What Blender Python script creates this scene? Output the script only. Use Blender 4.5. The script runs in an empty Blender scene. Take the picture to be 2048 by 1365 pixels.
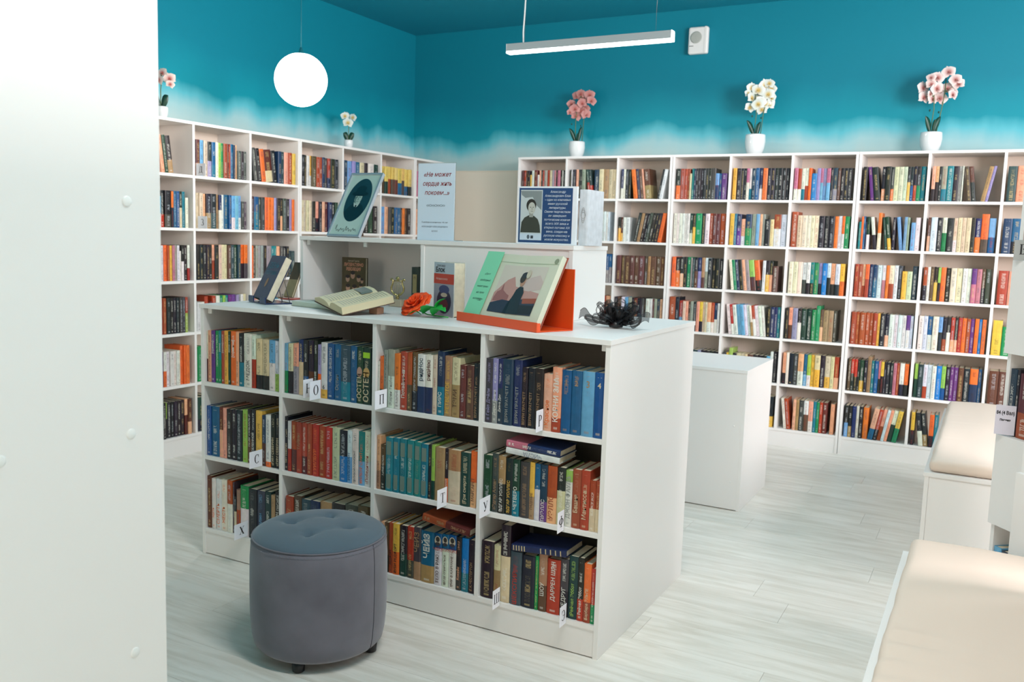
import bpy, bmesh, math, random
from mathutils import Vector, Matrix
random.seed(7)
scene = bpy.context.scene
COL = scene.collection

# ------------------------------------------------------------------ camera, world, light, exposure
CAM_Z = 1.30
YAW, PITCH, ROLL, FPX = .4942, -.117, .0317, 1774.8
def cam_basis():
    cy, sy, cp, sp = math.cos(YAW), math.sin(YAW), math.cos(PITCH), math.sin(PITCH)
    F = Vector((-sy*cp, cy*cp, sp)); R = Vector((cy, sy, 0)); U = R.cross(F)
    cr, sr = math.cos(ROLL), math.sin(ROLL)
    return F, R*cr + U*sr, U*cr - R*sr
CF, CR, CU = cam_basis()
cam_data = bpy.data.cameras.new('camera')
cam_data.sensor_width = 36; cam_data.lens = FPX*36/2048
cam_data.clip_start = .05
cam_data.dof.use_dof = True; cam_data.dof.focus_distance = 2.75; cam_data.dof.aperture_fstop = 6.3
cam = bpy.data.objects.new('camera', cam_data); COL.objects.link(cam)
M = Matrix.Identity(4)
for i in range(3):
    M[i][0], M[i][1], M[i][2] = CR[i], CU[i], -CF[i]
M[0][3], M[1][3], M[2][3] = 0, 0, CAM_Z
cam.matrix_world = M
scene.camera = cam

def at(px, py, ax, val):
    """world point where the photograph's pixel meets the plane ax = val"""
    d = CF + CR*((px-1024)/FPX) - CU*((py-682.5)/FPX)
    o = Vector((0, 0, CAM_Z)); k = 'xyz'.index(ax)
    return o + d*((val-o[k])/d[k])

world = bpy.data.worlds.new('world'); scene.world = world; world.use_nodes = True
wn = world.node_tree.nodes; wn['Background'].inputs[0].default_value = (.80, .90, 1.0, 1); wn['Background'].inputs[1].default_value = 1.0
def area(name, loc, rot, sx, sy, power, color):
    l = bpy.data.lights.new(name, 'AREA'); l.shape = 'RECTANGLE'; l.size = sx; l.size_y = sy; l.energy = power; l.color = color
    o = bpy.data.objects.new(name, l); o.location = loc; o.rotation_euler = rot; COL.objects.link(o); return o
R90 = math.pi/2
RX, FY = 2.4, -2.2          # right wall, wall behind the camera
# daylight entering through the windows of the right wall
WARM = (1, .895, .90)
area('window_daylight_a', (RX-.03, 4.35, 1.75), (0, R90, 0), 1.7, 1.5, 50, WARM)
area('window_daylight_b', (RX-.03, 1.75, 1.95), (0, R90, 0), 1.4, 2.1, 205, WARM)
area('window_daylight_c', (RX-.03, -.9, 1.65), (0, R90, 0), 1.7, 1.7, 8, WARM)
area('window_daylight_d', (-1.1, FY+.03, 1.65), (-R90, 0, 0), 2.6, 1.7, 50, WARM)  # fill light added at the windowless wall behind the camera
# added overhead fill above the aisles, out of frame, with no fixtures
area('linear_lamp_light_a', (-.55, 4.0, 2.8), (0, 0, 0), .12, 1.4, 6, (1, .95, .93))
area('linear_lamp_light_b', (-.45, 1.6, 2.8), (0, 0, 0), 1.3, .12, 28, (1, .96, .92))
scene.view_settings.view_transform = 'Standard'; scene.view_settings.look = 'None'
scene.view_settings.exposure = .48; scene.view_settings.gamma = 1.0; scene.view_settings.use_curve_mapping = False

# ------------------------------------------------------------------ materials
def lin(c):
    return tuple((x/255/12.92 if x/255 <= .04045 else ((x/255+.055)/1.055)**2.4) for x in c)
def rgba(c): return (*lin(c), 1)
def mat(name, c, rough=.5, metal=0, spec=.5, emit=None, es=0, trans=0, alpha=1, bump=0, bscale=200, var=0, vscale=5, sheen=0):
    m = bpy.data.materials.new(name); m.use_nodes = True; nt = m.node_tree; b = nt.nodes['Principled BSDF']
    b.inputs['Base Color'].default_value = rgba(c); b.inputs['Roughness'].default_value = rough
    b.inputs['Metallic'].default_value = metal; b.inputs['Specular IOR Level'].default_value = spec
    if sheen: b.inputs['Sheen Weight'].default_value = sheen
    if emit: b.inputs['Emission Color'].default_value = rgba(emit); b.inputs['Emission Strength'].default_value = es
    if trans: b.inputs['Transmission Weight'].default_value = trans
    if alpha < 1: b.inputs['Alpha'].default_value = alpha
    tc = nt.nodes.new('ShaderNodeTexCoord')
    if var:
        n = nt.nodes.new('ShaderNodeTexNoise'); n.inputs['Scale'].default_value = vscale; n.inputs['Detail'].default_value = 4
        nt.links.new(tc.outputs['Object'], n.inputs['Vector'])
        r = nt.nodes.new('ShaderNodeMapRange'); r.inputs[1].default_value = .3; r.inputs[2].default_value = .7
        r.inputs[3].default_value = 1-var; r.inputs[4].default_value = 1+var*.6
        nt.links.new(n.outputs['Fac'], r.inputs[0])
        mx = nt.nodes.new('ShaderNodeVectorMath'); mx.operation = 'SCALE'; mx.inputs[0].default_value = lin(c)
        nt.links.new(r.outputs[0], mx.inputs['Scale']); nt.links.new(mx.outputs[0], b.inputs['Base Color'])
    if bump:
        n = nt.nodes.new('ShaderNodeTexNoise'); n.inputs['Scale'].default_value = bscale
        nt.links.new(tc.outputs['Object'], n.inputs['Vector'])
        bp = nt.nodes.new('ShaderNodeBump'); bp.inputs['Strength'].default_value = bump; bp.inputs['Distance'].default_value = .01
        nt.links.new(n.outputs['Fac'], bp.inputs['Height']); nt.links.new(bp.outputs[0], b.inputs['Normal'])
    return m
M_white = mat('white_melamine', (232, 229, 225), .42, spec=.4, bump=.02, bscale=350)
M_edge = mat('white_edge_banding', (214, 214, 202), .45)
M_back = mat('backing_board', (234, 220, 206), .6)
M_plast = mat('white_plastic', (232, 232, 228), .35)
M_paper = mat('white_paper', (238, 240, 246), .6)
M_ink = mat('black_ink', (18, 18, 22), .6)
M_page = mat('page_edges', (226, 213, 186), .8, var=.1, vscale=60)
M_velvet = mat('grey_velvet', (114, 111, 120), .85, spec=.2, var=.24, vscale=6, bump=.05, bscale=500, sheen=.35)
M_velvet_top = mat('grey_blue_velvet', (86, 101, 112), .85, spec=.2, var=.08, vscale=7, sheen=.35)
M_black = mat('black_plastic', (22, 22, 24), .4)
M_cush = mat('cream_fabric', (220, 202, 186), .75, spec=.3, bump=.04, bscale=700)
M_cream = mat('cream_wall_panel', (222, 212, 194), .6)
M_globe = mat('lamp_glass', (255, 255, 255), .3, emit=(255, 253, 248), es=6)
M_led = mat('led_diffuser', (255, 255, 255), .4, emit=(250, 253, 255), es=6)
M_alu = mat('grey_aluminium', (170, 176, 176), .45, metal=.3)
M_teal_grey = mat('speaker_grille', (175, 180, 172), .6, bump=.3, bscale=900)
M_pot = mat('white_ceramic', (226, 228, 226), .12)
M_leaf = mat('orchid_leaf_green', (20, 66, 50), .35, var=.2)
M_stem = mat('orchid_stem', (92, 112, 70), .5)
M_brown = mat('bark_brown', (70, 50, 38), .9, var=.3, vscale=80)
M_frame = mat('silver_frame', (192, 200, 206), .25, metal=.6)
M_gold = mat('brass', (196, 176, 120), .25, metal=.9)
M_acryl = mat('clear_acrylic', (235, 240, 240), .05, trans=.9)
M_orange = mat('orange_acrylic', (226, 82, 32), .3)
M_red = mat('red_plastic', (176, 50, 34), .3)
M_navy = mat('dark_blue_acrylic', (24, 44, 88), .15)
M_wire = mat('steel_wire', (150, 140, 130), .3, metal=.8)
M_rose = mat('orange_rose_petal', (250, 84, 22), .6, var=.15, vscale=25)
M_rleaf = mat('bright_green_leaf', (34, 168, 66), .5, var=.12, vscale=20)
M_gauze = mat('black_organza', (14, 14, 18), .5, alpha=.68)
M_gauze2 = mat('black_ribbon_loops', (12, 12, 16), .4)
_flat = {}
def flat(c, rough=.55):
    k = (tuple(c), rough)
    if k not in _flat: _flat[k] = mat('print_%d' % len(_flat), c, rough)
    return _flat[k]

def wall_paint():
    m = bpy.data.materials.new('blue_cloud_wall_paint'); m.use_nodes = True; nt = m.node_tree; N, L = nt.nodes, nt.links
    b = N['Principled BSDF']; b.inputs['Roughness'].default_value = .55; b.inputs['Specular IOR Level'].default_value = .35
    geo = N.new('ShaderNodeNewGeometry'); sep = N.new('ShaderNodeSeparateXYZ'); L.new(geo.outputs['Position'], sep.inputs[0])
    mp = N.new('ShaderNodeMapping'); mp.inputs['Scale'].default_value = (1, 1, .35); L.new(geo.outputs['Position'], mp.inputs[0])
    n1 = N.new('ShaderNodeTexNoise'); n1.inputs['Scale'].default_value = 1.9; n1.inputs['Detail'].default_value = 2; n1.inputs['Roughness'].default_value = .5
    n2 = N.new('ShaderNodeTexNoise'); n2.inputs['Scale'].default_value = 9; n2.inputs['Detail'].default_value = 2
    L.new(mp.outputs[0], n1.inputs[0]); L.new(mp.outputs[0], n2.inputs[0])
    def math_(op, a, bb):
        x = N.new('ShaderNodeMath'); x.operation = op
        for i, v in enumerate((a, bb)):
            if isinstance(v, (int, float)): x.inputs[i].default_value = v
            else: L.new(v, x.inputs[i])
        return x.outputs[0]
    z = math_('ADD', sep.outputs['Z'], math_('MULTIPLY', math_('SUBTRACT', n1.outputs['Fac'], .5), .32))
    z = math_('ADD', z, math_('MULTIPLY', math_('SUBTRACT', n2.outputs['Fac'], .5), .09))
    # towards the camera end of the left wall the pale zone reaches higher
    yv = N.new('ShaderNodeMapRange'); L.new(sep.outputs['Y'], yv.inputs[0])
    for i, v in ((1, 3.3), (2, 5.2), (3, -.09), (4, 0)): yv.inputs[i].default_value = v
    z = math_('ADD', z, yv.outputs[0])
    mr = N.new('ShaderNodeMapRange'); mr.inputs[1].default_value = 1.85; mr.inputs[2].default_value = 2.35; L.new(z, mr.inputs[0])
    cr = N.new('ShaderNodeValToRGB'); e = cr.color_ramp.elements
    e[0].position = .0; e[0].color = rgba((184, 202, 198)); e[1].position = 1; e[1].color = rgba((0, 126, 146))
    a = e.new(.20); a.color = rgba((164, 202, 204)); a = e.new(.36); a.color = rgba((92, 184, 196)); a = e.new(.50); a.color = rgba((0, 142, 158))
    L.new(mr.outputs[0], cr.inputs[0]); L.new(cr.outputs[0], b.inputs['Base Color'])
    return m
M_wall = wall_paint()
M_blue = mat('blue_ceiling_paint', (0, 132, 154), .6)

def plank_mat():
    m = bpy.data.materials.new('whitewashed_laminate'); m.use_nodes = True; nt = m.node_tree; N, L = nt.nodes, nt.links
    b = N['Principled BSDF']; b.inputs['Roughness'].default_value = .33; b.inputs['Specular IOR Level'].default_value = .5
    tc = N.new('ShaderNodeNewGeometry'); oi = N.new('ShaderNodeObjectInfo')
    mp = N.new('ShaderNodeMapping'); mp.inputs['Scale'].default_value = (1.3, 11, 1); L.new(tc.outputs['Position'], mp.inputs[0])
    off = N.new('ShaderNodeCombineXYZ'); ml = N.new('ShaderNodeMath'); ml.operation = 'MULTIPLY'; ml.inputs[1].default_value = 40
    L.new(oi.outputs['Random'], ml.inputs[0]); L.new(ml.outputs[0], off.inputs[0]); L.new(off.outputs[0], mp.inputs['Location'])
    n = N.new('ShaderNodeTexNoise'); n.inputs['Scale'].default_value = 2.2; n.inputs['Detail'].default_value = 6; n.inputs['Roughness'].default_value = .62; n.inputs['Distortion'].default_value = .6
    L.new(mp.outputs[0], n.inputs[0])
    cr = N.new('ShaderNodeValToRGB'); e = cr.color_ramp.elements
    e[0].position = .30; e[0].color = rgba((214, 207, 194)); e[1].position = .6; e[1].color = rgba((236, 231, 222))
    L.new(n.outputs['Fac'], cr.inputs[0])
    hs = N.new('ShaderNodeHueSaturation'); mr = N.new('ShaderNodeMapRange'); mr.inputs[3].default_value = .95; mr.inputs[4].default_value = 1.04
    L.new(oi.outputs['Random'], mr.inputs[0]); L.new(mr.outputs[0], hs.inputs['Value']); L.new(cr.outputs[0], hs.inputs['Color'])
    L.new(hs.outputs[0], b.inputs['Base Color'])
    bp = N.new('ShaderNodeBump'); bp.inputs['Strength'].default_value = .06; bp.inputs['Distance'].default_value = .01
    L.new(n.outputs['Fac'], bp.inputs['Height']); L.new(bp.outputs[0], b.inputs['Normal'])
    return m
M_plank = plank_mat()

def cover_mat():
    """book covers: colours come per corner (upper colour, lower colour, lettering colour, layout), small print from the spine's own u, v"""
    m = bpy.data.materials.new('printed_book_cover'); m.use_nodes = True; nt = m.node_tree; N, L = nt.nodes, nt.links
    b = N['Principled BSDF']; b.inputs['Roughness'].default_value = .38; b.inputs['Specular IOR Level'].default_value = .4
    def attr(n): a = N.new('ShaderNodeAttribute'); a.attribute_name = n; return a
    A, B, T, P = attr('col_a'), attr('col_b'), attr('col_t'), attr('layout')
    uv = N.new('ShaderNodeUVMap'); uv.uv_map = 'UVMap'; s = N.new('ShaderNodeSeparateXYZ'); L.new(uv.outputs[0], s.inputs[0])
    ps = N.new('ShaderNodeSeparateColor'); L.new(P.outputs['Color'], ps.inputs[0])
    def mt(op, *v):
        x = N.new('ShaderNodeMath'); x.operation = op
        for i, q in enumerate(v):
            if isinstance(q, (int, float)): x.inputs[i].default_value = q
            else: L.new(q, x.inputs[i])
        return x.outputs[0]
    u, v = s.outputs[0], s.outputs[1]
    split, seed = ps.outputs[0], ps.outputs[2]
    low = mt('LESS_THAN', v, split)
    mx = N.new('ShaderNodeMix'); mx.data_type = 'RGBA'
    L.new(low, mx.inputs['Factor']); L.new(A.outputs['Color'], mx.inputs[6]); L.new(B.outputs['Color'], mx.inputs[7])
    # lettering: a run of letter-like marks along the spine
    cell = mt('FLOOR', mt('MULTIPLY', v, 64)); sub = mt('FLOOR', mt('MULTIPLY', u, 5))
    cv = N.new('ShaderNodeCombineXYZ'); L.new(cell, cv.inputs[0]); L.new(sub, cv.inputs[1]); L.new(mt('MULTIPLY', seed, 97), cv.inputs[2])
    wn_ = N.new('ShaderNodeTexWhiteNoise'); wn_.noise_dimensions = '3D'; L.new(cv.outputs[0], wn_.inputs['Vector'])
    fr = mt('FRACT', mt('MULTIPLY', v, 64))
    on = mt('MULTIPLY', mt('GREATER_THAN', wn_.outputs['Value'], .30), mt('LESS_THAN', fr, .72))
    # words
    wc = N.new('ShaderNodeCombineXYZ'); L.new(mt('FLOOR', mt('MULTIPLY', v, 6.5)), wc.inputs[0]); L.new(mt('MULTIPLY', seed, 53), wc.inputs[1])
    w2 = N.new('ShaderNodeTexWhiteNoise'); w2.noise_dimensions = '3D'; L.new(wc.outputs[0], w2.inputs['Vector'])
    word = mt('GREATER_THAN', w2.outputs['Value'], .42)
    du = mt('ABSOLUTE', mt('SUBTRACT', u, .5)); band = mt('LESS_THAN', du, .2)
    rng = mt('MULTIPLY', mt('GREATER_THAN', v, P.outputs['Alpha']), mt('LESS_THAN', v, .93))
    mask = mt('MULTIPLY', mt('MULTIPLY', mt('MULTIPLY', on, word), mt('MULTIPLY', band, rng)), ps.outputs[1])
    # publisher's mark near the foot
    em = mt('MULTIPLY', mt('LESS_THAN', du, .2), mt('LESS_THAN', mt('ABSOLUTE', mt('SUBTRACT', v, .06)), .018))
    mask = mt('MAXIMUM', mask, mt('MULTIPLY', em, mt('MULTIPLY', ps.outputs[1], .7)))
    m2 = N.new('ShaderNodeMix'); m2.data_type = 'RGBA'
    L.new(mask, m2.inputs['Factor']); L.new(mx.outputs[2], m2.inputs[6]); L.new(T.outputs['Color'], m2.inputs[7])
    # faint wear / picture mottling
    nz = N.new('ShaderNodeTexNoise'); nz.inputs['Scale'].default_value = 42; nz.inputs['Detail'].default_value = 2
    geo = N.new('ShaderNodeNewGeometry'); L.new(geo.outputs['Position'], nz.inputs[0])
    mr = N.new('ShaderNodeMapRange'); mr.inputs[1].default_value = .3; mr.inputs[2].default_value = .7; mr.inputs[3].default_value = .90; mr.inputs[4].default_value = 1.07
    L.new(nz.outputs['Fac'], mr.inputs[0]); hs = N.new('ShaderNodeHueSaturation'); L.new(mr.outputs[0], hs.inputs['Value']); L.new(m2.outputs[2], hs.inputs['Color'])
    L.new(hs.outputs[0], b.inputs['Base Color'])
    return m
M_cover = cover_mat()

# ------------------------------------------------------------------ object helpers
def link(name, me, m=None, parent=None):
    o = bpy.data.objects.new(name, me); COL.objects.link(o)
    if m is not None: me.materials.append(m)
    if parent is not None: o.parent = parent
    return o
def tag(o, label=None, cat=None, group=None, kind=None):
    if label: o['label'] = label
    if cat: o['category'] = cat
    if group: o['group'] = group
    if kind: o['kind'] = kind
    return o
def empty(name, loc=(0, 0, 0), rz=0, parent=None):
    o = bpy.data.objects.new(name, None); o.empty_display_size = .05; COL.objects.link(o)
    o.location = loc; o.rotation_euler = (0, 0, rz)
    if parent is not None: o.parent = parent
    return o
class MB:
    def __init__(s): s.v = []; s.f = []; s.sm = []
    def add(s, vs, fs, smooth=False):
        n = len(s.v); s.v += [tuple(x) for x in vs]; s.f += [tuple(i+n for i in f) for f in fs]; s.sm += [smooth]*len(fs); return s
    def box(s, a, b, mtx=None):
        x0, y0, z0 = a; x1, y1, z1 = b
        vs = [(x0,y0,z0),(x1,y0,z0),(x1,y1,z0),(x0,y1,z0),(x0,y0,z1),(x1,y0,z1),(x1,y1,z1),(x0,y1,z1)]
        if mtx is not None: vs = [mtx @ Vector(p) for p in vs]
        return s.add(vs, [(0,3,2,1),(4,5,6,7),(0,1,5,4),(1,2,6,5),(2,3,7,6),(3,0,4,7)])
    def tube(s, pts, r, seg=8, caps=True):
        pts = [Vector(p) for p in pts]; n = len(pts); rs = r if isinstance(r, (list, tuple)) else [r]*n
        vs, fs = [], []; up = Vector((0, 0, 1)); prev = None
        for i, p in enumerate(pts):
            t = (pts[min(i+1, n-1)] - pts[max(i-1, 0)]).normalized()
            if prev is None:
                a = t.cross(up) if abs(t.dot(up)) < .95 else t.cross(Vector((1, 0, 0)))
            else: a = prev - t*prev.dot(t)
            a.normalize(); prev = a; bb = t.cross(a)
            for k in range(seg):
                q = 2*math.pi*k/seg; vs.append(p + (a*math.cos(q) + bb*math.sin(q))*rs[i])
        for i in range(n-1):
            for k in range(seg):
                k2 = (k+1) % seg; fs.append((i*seg+k, i*seg+k2, (i+1)*seg+k2, (i+1)*seg+k))
        if caps: fs.append(tuple(range(seg-1, -1, -1))); fs.append(tuple((n-1)*seg+k for k in range(seg)))
        return s.add(vs, fs, True)
    def lathe(s, prof, seg=32, c=(0, 0, 0), capb=True, capt=True):
        vs, fs = [], []; n = len(prof)
        for r, z in prof:
            for k in range(seg):
                q = 2*math.pi*k/seg; vs.append((c[0]+r*math.cos(q), c[1]+r*math.sin(q), c[2]+z))
        for i in range(n-1):
            for k in range(seg):
                k2 = (k+1) % seg; fs.append((i*seg+k, i*seg+k2, (i+1)*seg+k2, (i+1)*seg+k))
        if capb: fs.append(tuple(range(seg-1, -1, -1)))
        if capt: fs.append(tuple((n-1)*seg+k for k in range(seg)))
        return s.add(vs, fs, True)
    def mesh(s, name):
        me = bpy.data.meshes.new(name); me.from_pydata(s.v, [], s.f); me.update()
        me.polygons.foreach_set('use_smooth', s.sm); return me
    def build(s, name, m, parent=None, bevel=0):
        o = link(name, s.mesh(name), m, parent)
        if bevel:
            b = o.modifiers.new('bevel', 'BEVEL'); b.width = bevel; b.segments = 2; b.limit_method = 'ANGLE'
        return o
def box(name, a, b, m, parent=None, bevel=0, mtx=None): return MB().box(a, b, mtx).build(name, m, parent, bevel)

_txt = {}
def text_mesh(body, size, shear=0, align='CENTER', bold=0, spacing=1.0):
    k = (body, size, shear, align, bold, spacing)
    if k in _txt: return _txt[k]
    c = bpy.data.curves.new('t', 'FONT'); c.body = body; c.size = size; c.shear = shear; c.align_x = align; c.align_y = 'CENTER'
    c.resolution_u = 2; c.offset = bold; c.space_line = spacing
    o = bpy.data.objects.new('t', c); COL.objects.link(o)
    dg = bpy.context.evaluated_depsgraph_get(); me = bpy.data.meshes.new_from_object(o.evaluated_get(dg))
    bpy.data.objects.remove(o); bpy.data.curves.remove(c); _txt[k] = me; return me
def text(name, body, size, mtx, m, parent=None, maxw=None, **kw):
    """flat printed lettering; mtx maps the text's own x, y plane into the parent's space"""
    me = text_mesh(body, size, **kw).copy()
    xs = [v.co.x for v in me.vertices]
    if xs and maxw and max(xs)-min(xs) > maxw:
        me.transform(Matrix.Diagonal((maxw/(max(xs)-min(xs)), 1, 1, 1)))
    me.transform(mtx); me.materials.clear()
    return link(name, me, m, parent)
def frame_mtx(o, x, y):
    x = Vector(x).normalized(); y = Vector(y).normalized(); z = x.cross(y)
    m_ = Matrix.Identity(4)
    for i in range(3): m_[i][0], m_[i][1], m_[i][2], m_[i][3] = x[i], y[i], z[i], o[i]
    return m_
def poly(name, pts, mtx, z, m, parent):
    return link(name, MB().add([mtx @ Vector((x, y, z)) for x, y in pts], [tuple(range(len(pts)))]).mesh(name), m, parent)
def ell(cx, cy, rx, ry, n=28, a0=0, a1=2*math.pi):
    return [(cx+rx*math.cos(a0+(a1-a0)*i/n), cy+ry*math.sin(a0+(a1-a0)*i/n)) for i in range(n)]

# ------------------------------------------------------------------ the room
LX, BY, CZ = -4.27, 6.12, 2.89
def struct(o): o['kind'] = 'structure'; return o
struct(box('wall_left', (LX-.1, FY-.1, 0), (LX, BY+.1, CZ), M_wall))
struct(box('wall_back', (LX, BY, 0), (RX, BY+.1, CZ), M_wall))
struct(box('wall_front', (LX, FY-.1, 0), (RX, FY, CZ), M_cream))
# right wall with three windows
wr = MB(); wins = [(-1.75, -.05), (.70, 2.80), (3.6, 5.1)]; ys = FY
for a, b_ in wins:
    wr.box((RX, ys, 0), (RX+.1, a, CZ)); wr.box((RX, a, 0), (RX+.1, b_, .8)); wr.box((RX, a, 2.7), (RX+.1, b_, CZ)); ys = b_
wr.box((RX, ys, 0), (RX+.1, BY+.1, CZ)); struct(wr.build('wall_right', M_wall))
for i, (a, b_) in enumerate(wins):
    f = MB()
    for p, q in (((a, .8), (b_, .86)), ((a, 2.64), (b_, 2.7)), ((a, .86), (a+.06, 2.64)), ((b_-.06, .86), (b_, 2.64)), (((a+b_)/2-.03, .86), ((a+b_)/2+.03, 2.64))):
        f.box((RX+.02, p[0], p[1]), (RX+.08, q[0], q[1]))
    w = struct(f.build('window_%d' % (i+1), M_plast))
    box('pane', (RX+.045, a+.06, .86), (RX+.055, b_-.06, 2.64), M_acryl, w)
struct(box('ceiling', (LX-.1, FY-.1, CZ), (RX+.1, BY+.1, CZ+.1), M_blue))
fl = struct(box('floor', (LX-.1, FY-.1, -.1), (RX+.1, BY+.1, -.010), mat('floor_underlay', (120, 112, 100), .8)))
pm = None; PW, PL = .192, 1.29
rowi = 0; y = .35
while y < BY:
    x = LX - random.random()*PL
    while x < 1.6:
        x0, x1 = max(x, LX)+.0004, x+PL-.0004
        if x1-x0 > .03:
            full = abs((x1-x0)-(PL-.0008)) < 1e-6 and y+PW < BY
            if full:
                if pm is None:
                    pm = MB().box((0, .0004, -.01), (PL-.0008, PW-.0004, 0)).mesh('plank'); pm.materials.append(M_plank)
                o = link('plank', pm, None, fl)
            else: o = link('plank', MB().box((0, .0004, -.01), (x1-x0, min(PW, BY-y)-.0004, 0)).mesh('plank'), M_plank, fl)
            o.location = (x0, y, 0)
        x += PL
    y += PW
box('plank_field', (LX, FY, -.01), (RX, .3495, 0), M_plank, fl)['kind'] = 'stuff'
# wainscot panel on the back wall, a pale board with a ledge
struct(box('trim_1', (LX+.30, BY-.014, 0), (RX, BY, 1.80), M_cream, bevel=.002))
struct(box('trim_2', (LX+.30, BY-.018, 1.80), (RX, BY, 1.808), M_cream))

# ------------------------------------------------------------------ shelving
T = .016
def bookcase(name, o, ux, cols, zs, depth, label, group=None, side_over=True, cat='bookcase', rz=None):
    """open carcass; local x runs along the front, local y into the depth; cols = divider positions, zs = upper faces of the boards"""
    r = empty(name, o, rz or 0); tag(r, label, cat, group)
    top = zs[-1]; x0, x1 = cols[0], cols[-1]
    box('back_panel', (x0+.002, depth-.006, .03), (x1-.002, depth-.001, top-T), M_back, r)
    box('plinth', (x0+T, .004, .0), (x1-T, .02, zs[0]-T), M_white, r)
    for i, c in enumerate(cols):
        if i in (0, len(cols)-1):
            a = c if i == 0 else c-T
            box('side_panel', (a, 0, 0), (a+T, depth, top-T), M_white, r, bevel=.0008)
        else: box('divider', (c-T/2, .001, zs[0]), (c+T/2, depth-.006, top-T), M_white, r, bevel=.0008)
    for k, z in enumerate(zs):
        if k == len(zs)-1: box('top_panel', (x0-.001, -.002, z-T), (x1+.001, depth, z), M_white, r, bevel=.0008)
        elif k == 0: box('bottom_shelf', (x0+T, .001, z-T), (x1-T, depth-.006, z), M_white, r, bevel=.0008)
        else:
            for i in range(len(cols)-1):
                a = cols[i]+(T if i == 0 else T/2); b_ = cols[i+1]-(T if i == len(cols)-2 else T/2)
                box('shelf', (a, .001, z-T), (b_, depth-.006, z), M_white, r, bevel=.0008)
    return r
RP, HS = .2943, 1.88
WZ = [HS-RP*k for k in range(6, -1, -1)]          # bottom board ... top
RYF, RX0, RCW = 5.8295, -3.1371, .3926
LXF, LY0, LCW = -3.98, 3.5759, .4315
for n, lab in enumerate(('white bookcase on back wall under the dusty pink orchid, nearest the room corner',
                         'middle white bookcase of the back wall, under the white orchid',
                         'white bookcase on back wall under the tallest pink-and-white orchid')):
    cols = [k*RCW for k in range(4)]
    cols = [c+.0015*(1 if c == 0 else -1 if c == cols[-1] else 0) for c in cols]
    bookcase('bookcase', (RX0+n*3*RCW, RYF, 0), None, cols, WZ, .275, lab, 'back wall bookcases')
# left wall: local x runs along +Y, depth goes to -X  => rotate by +90 degrees
for n, (k0, k1, lab) in enumerate(((-1, 2, 'white bookcase on left wall below the small pink orchid, beside the pale foreground panel'),
                                   (2, 5, 'white bookcase on left wall below the small white orchid'),
                                   (5, 5.9, 'narrow end bookcase of the left wall, partly behind the printed poster'))):
    cols = [k*LCW for k in (range(k0, k1+1) if k1 == int(k1) else (0, 1))]
    cols = [(k-k0)*LCW for k in ([k0+j for j in range(int(k1-k0)+1)] if k1 == int(k1) else [k0, k1])]
    cols[0] += .0015; cols[-1] -= .0015
    bookcase('bookcase', (LXF, LY0+k0*LCW, 0), None, cols, WZ, .275, lab, 'left wall bookcases', rz=R90)

# island
IX0, IX1, IYF, IDEP, IZ = -2.700, -.985, 2.45, .84, [.107, .403, .698, 1.003]
ICOL = [-2.700, -2.288, -1.860, -1.427, -.985]
isl = empty('island_bookcase', (0, 0, 0)); tag(isl, 'low white island bookcase of twelve open compartments behind the grey ottoman', 'bookcase')
YM = IYF+.42
box('top_panel', (IX0-.004, IYF-.004, IZ[3]-T), (IX1+.002, IYF+IDEP, IZ[3]), M_white, isl, .0008)
box('side_panel', (IX1-T, IYF, 0), (IX1, IYF+IDEP-.002, IZ[3]-T), M_white, isl, .0008)
box('side_panel', (IX0, IYF, 0), (IX0+T, IYF+IDEP-.002, IZ[3]-T), M_white, isl, .0008)
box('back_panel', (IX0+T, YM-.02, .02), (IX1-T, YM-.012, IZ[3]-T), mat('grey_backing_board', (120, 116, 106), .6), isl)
box('rear_panel', (IX0+T, IYF+IDEP-.02, .02), (IX1-T, IYF+IDEP-.004, IZ[3]-T), M_white, isl)
box('plinth', (IX0+T, IYF+.004, .004), (IX1-T, IYF+.02, IZ[0]-T), M_white, isl)
box('bottom_shelf', (IX0+T, IYF+.001, IZ[0]-T), (IX1-T, YM-.02, IZ[0]), M_white, isl, .0008)
for c in ICOL[1:-1]: box('divider', (c-T/2, IYF+.001, IZ[0]), (c+T/2, YM-.02, IZ[3]-T), M_white, isl, .0008)
for z in IZ[1:3]:
    for i in range(4):
        a = ICOL[i]+(T if i == 0 else T/2); b_ = ICOL[i+1]-(T if i == 3 else T/2)
        box('shelf', (a, IYF+.001, z-T), (b_, YM-.02, z), M_white, isl, .0008)
for i in range(4):
    a = ICOL[i]+(T if i == 0 else T/2)
    box('shelf_bracket', (a+.002, IYF+.02, IZ[3]-T-.022), (a+.022, IYF+.032, IZ[3]-T), M_plast, isl, .002)
box('shelf_bracket', (IX1-T-.022, IYF+.02, IZ[3]-T-.022), (IX1-T, IYF+.032, IZ[3]-T), M_plast, isl, .002)
# upper display unit on top of the island
UX0, UX1, UXD, UY0, UZ0, UZ1 = -2.606, -1.331, -1.980, 2.91, 1.0035, 1.275
up = empty('display_unit', (0, 0, 0)); tag(up, 'low white display unit with one open niche standing on top of the island', 'shelf unit')
UD = .315
box('top_panel', (UX0-.003, UY0-.003, UZ1-T), (UX1+.003, UY0+UD, UZ1), M_white, up, .0008)
for a in (UX0, UX1-T): box('side_panel', (a, UY0, UZ0), (a+T, UY0+UD-.001, UZ1-T), M_white, up, .0008)
box('divider', (UXD-T/2, UY0, UZ0), (UXD+T/2, UY0+UD-.001, UZ1-T), M_white, up, .0008)
box('back_panel', (UX0+T, UY0+UD-.012, UZ0), (UXD-T/2, UY0+UD-.004, UZ1-T), M_white, up)
box('front_panel', (UXD+T/2, UY0+.004, UZ0), (UX1-T, UY0+.012, UZ1-T), M_white, up)
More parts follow.
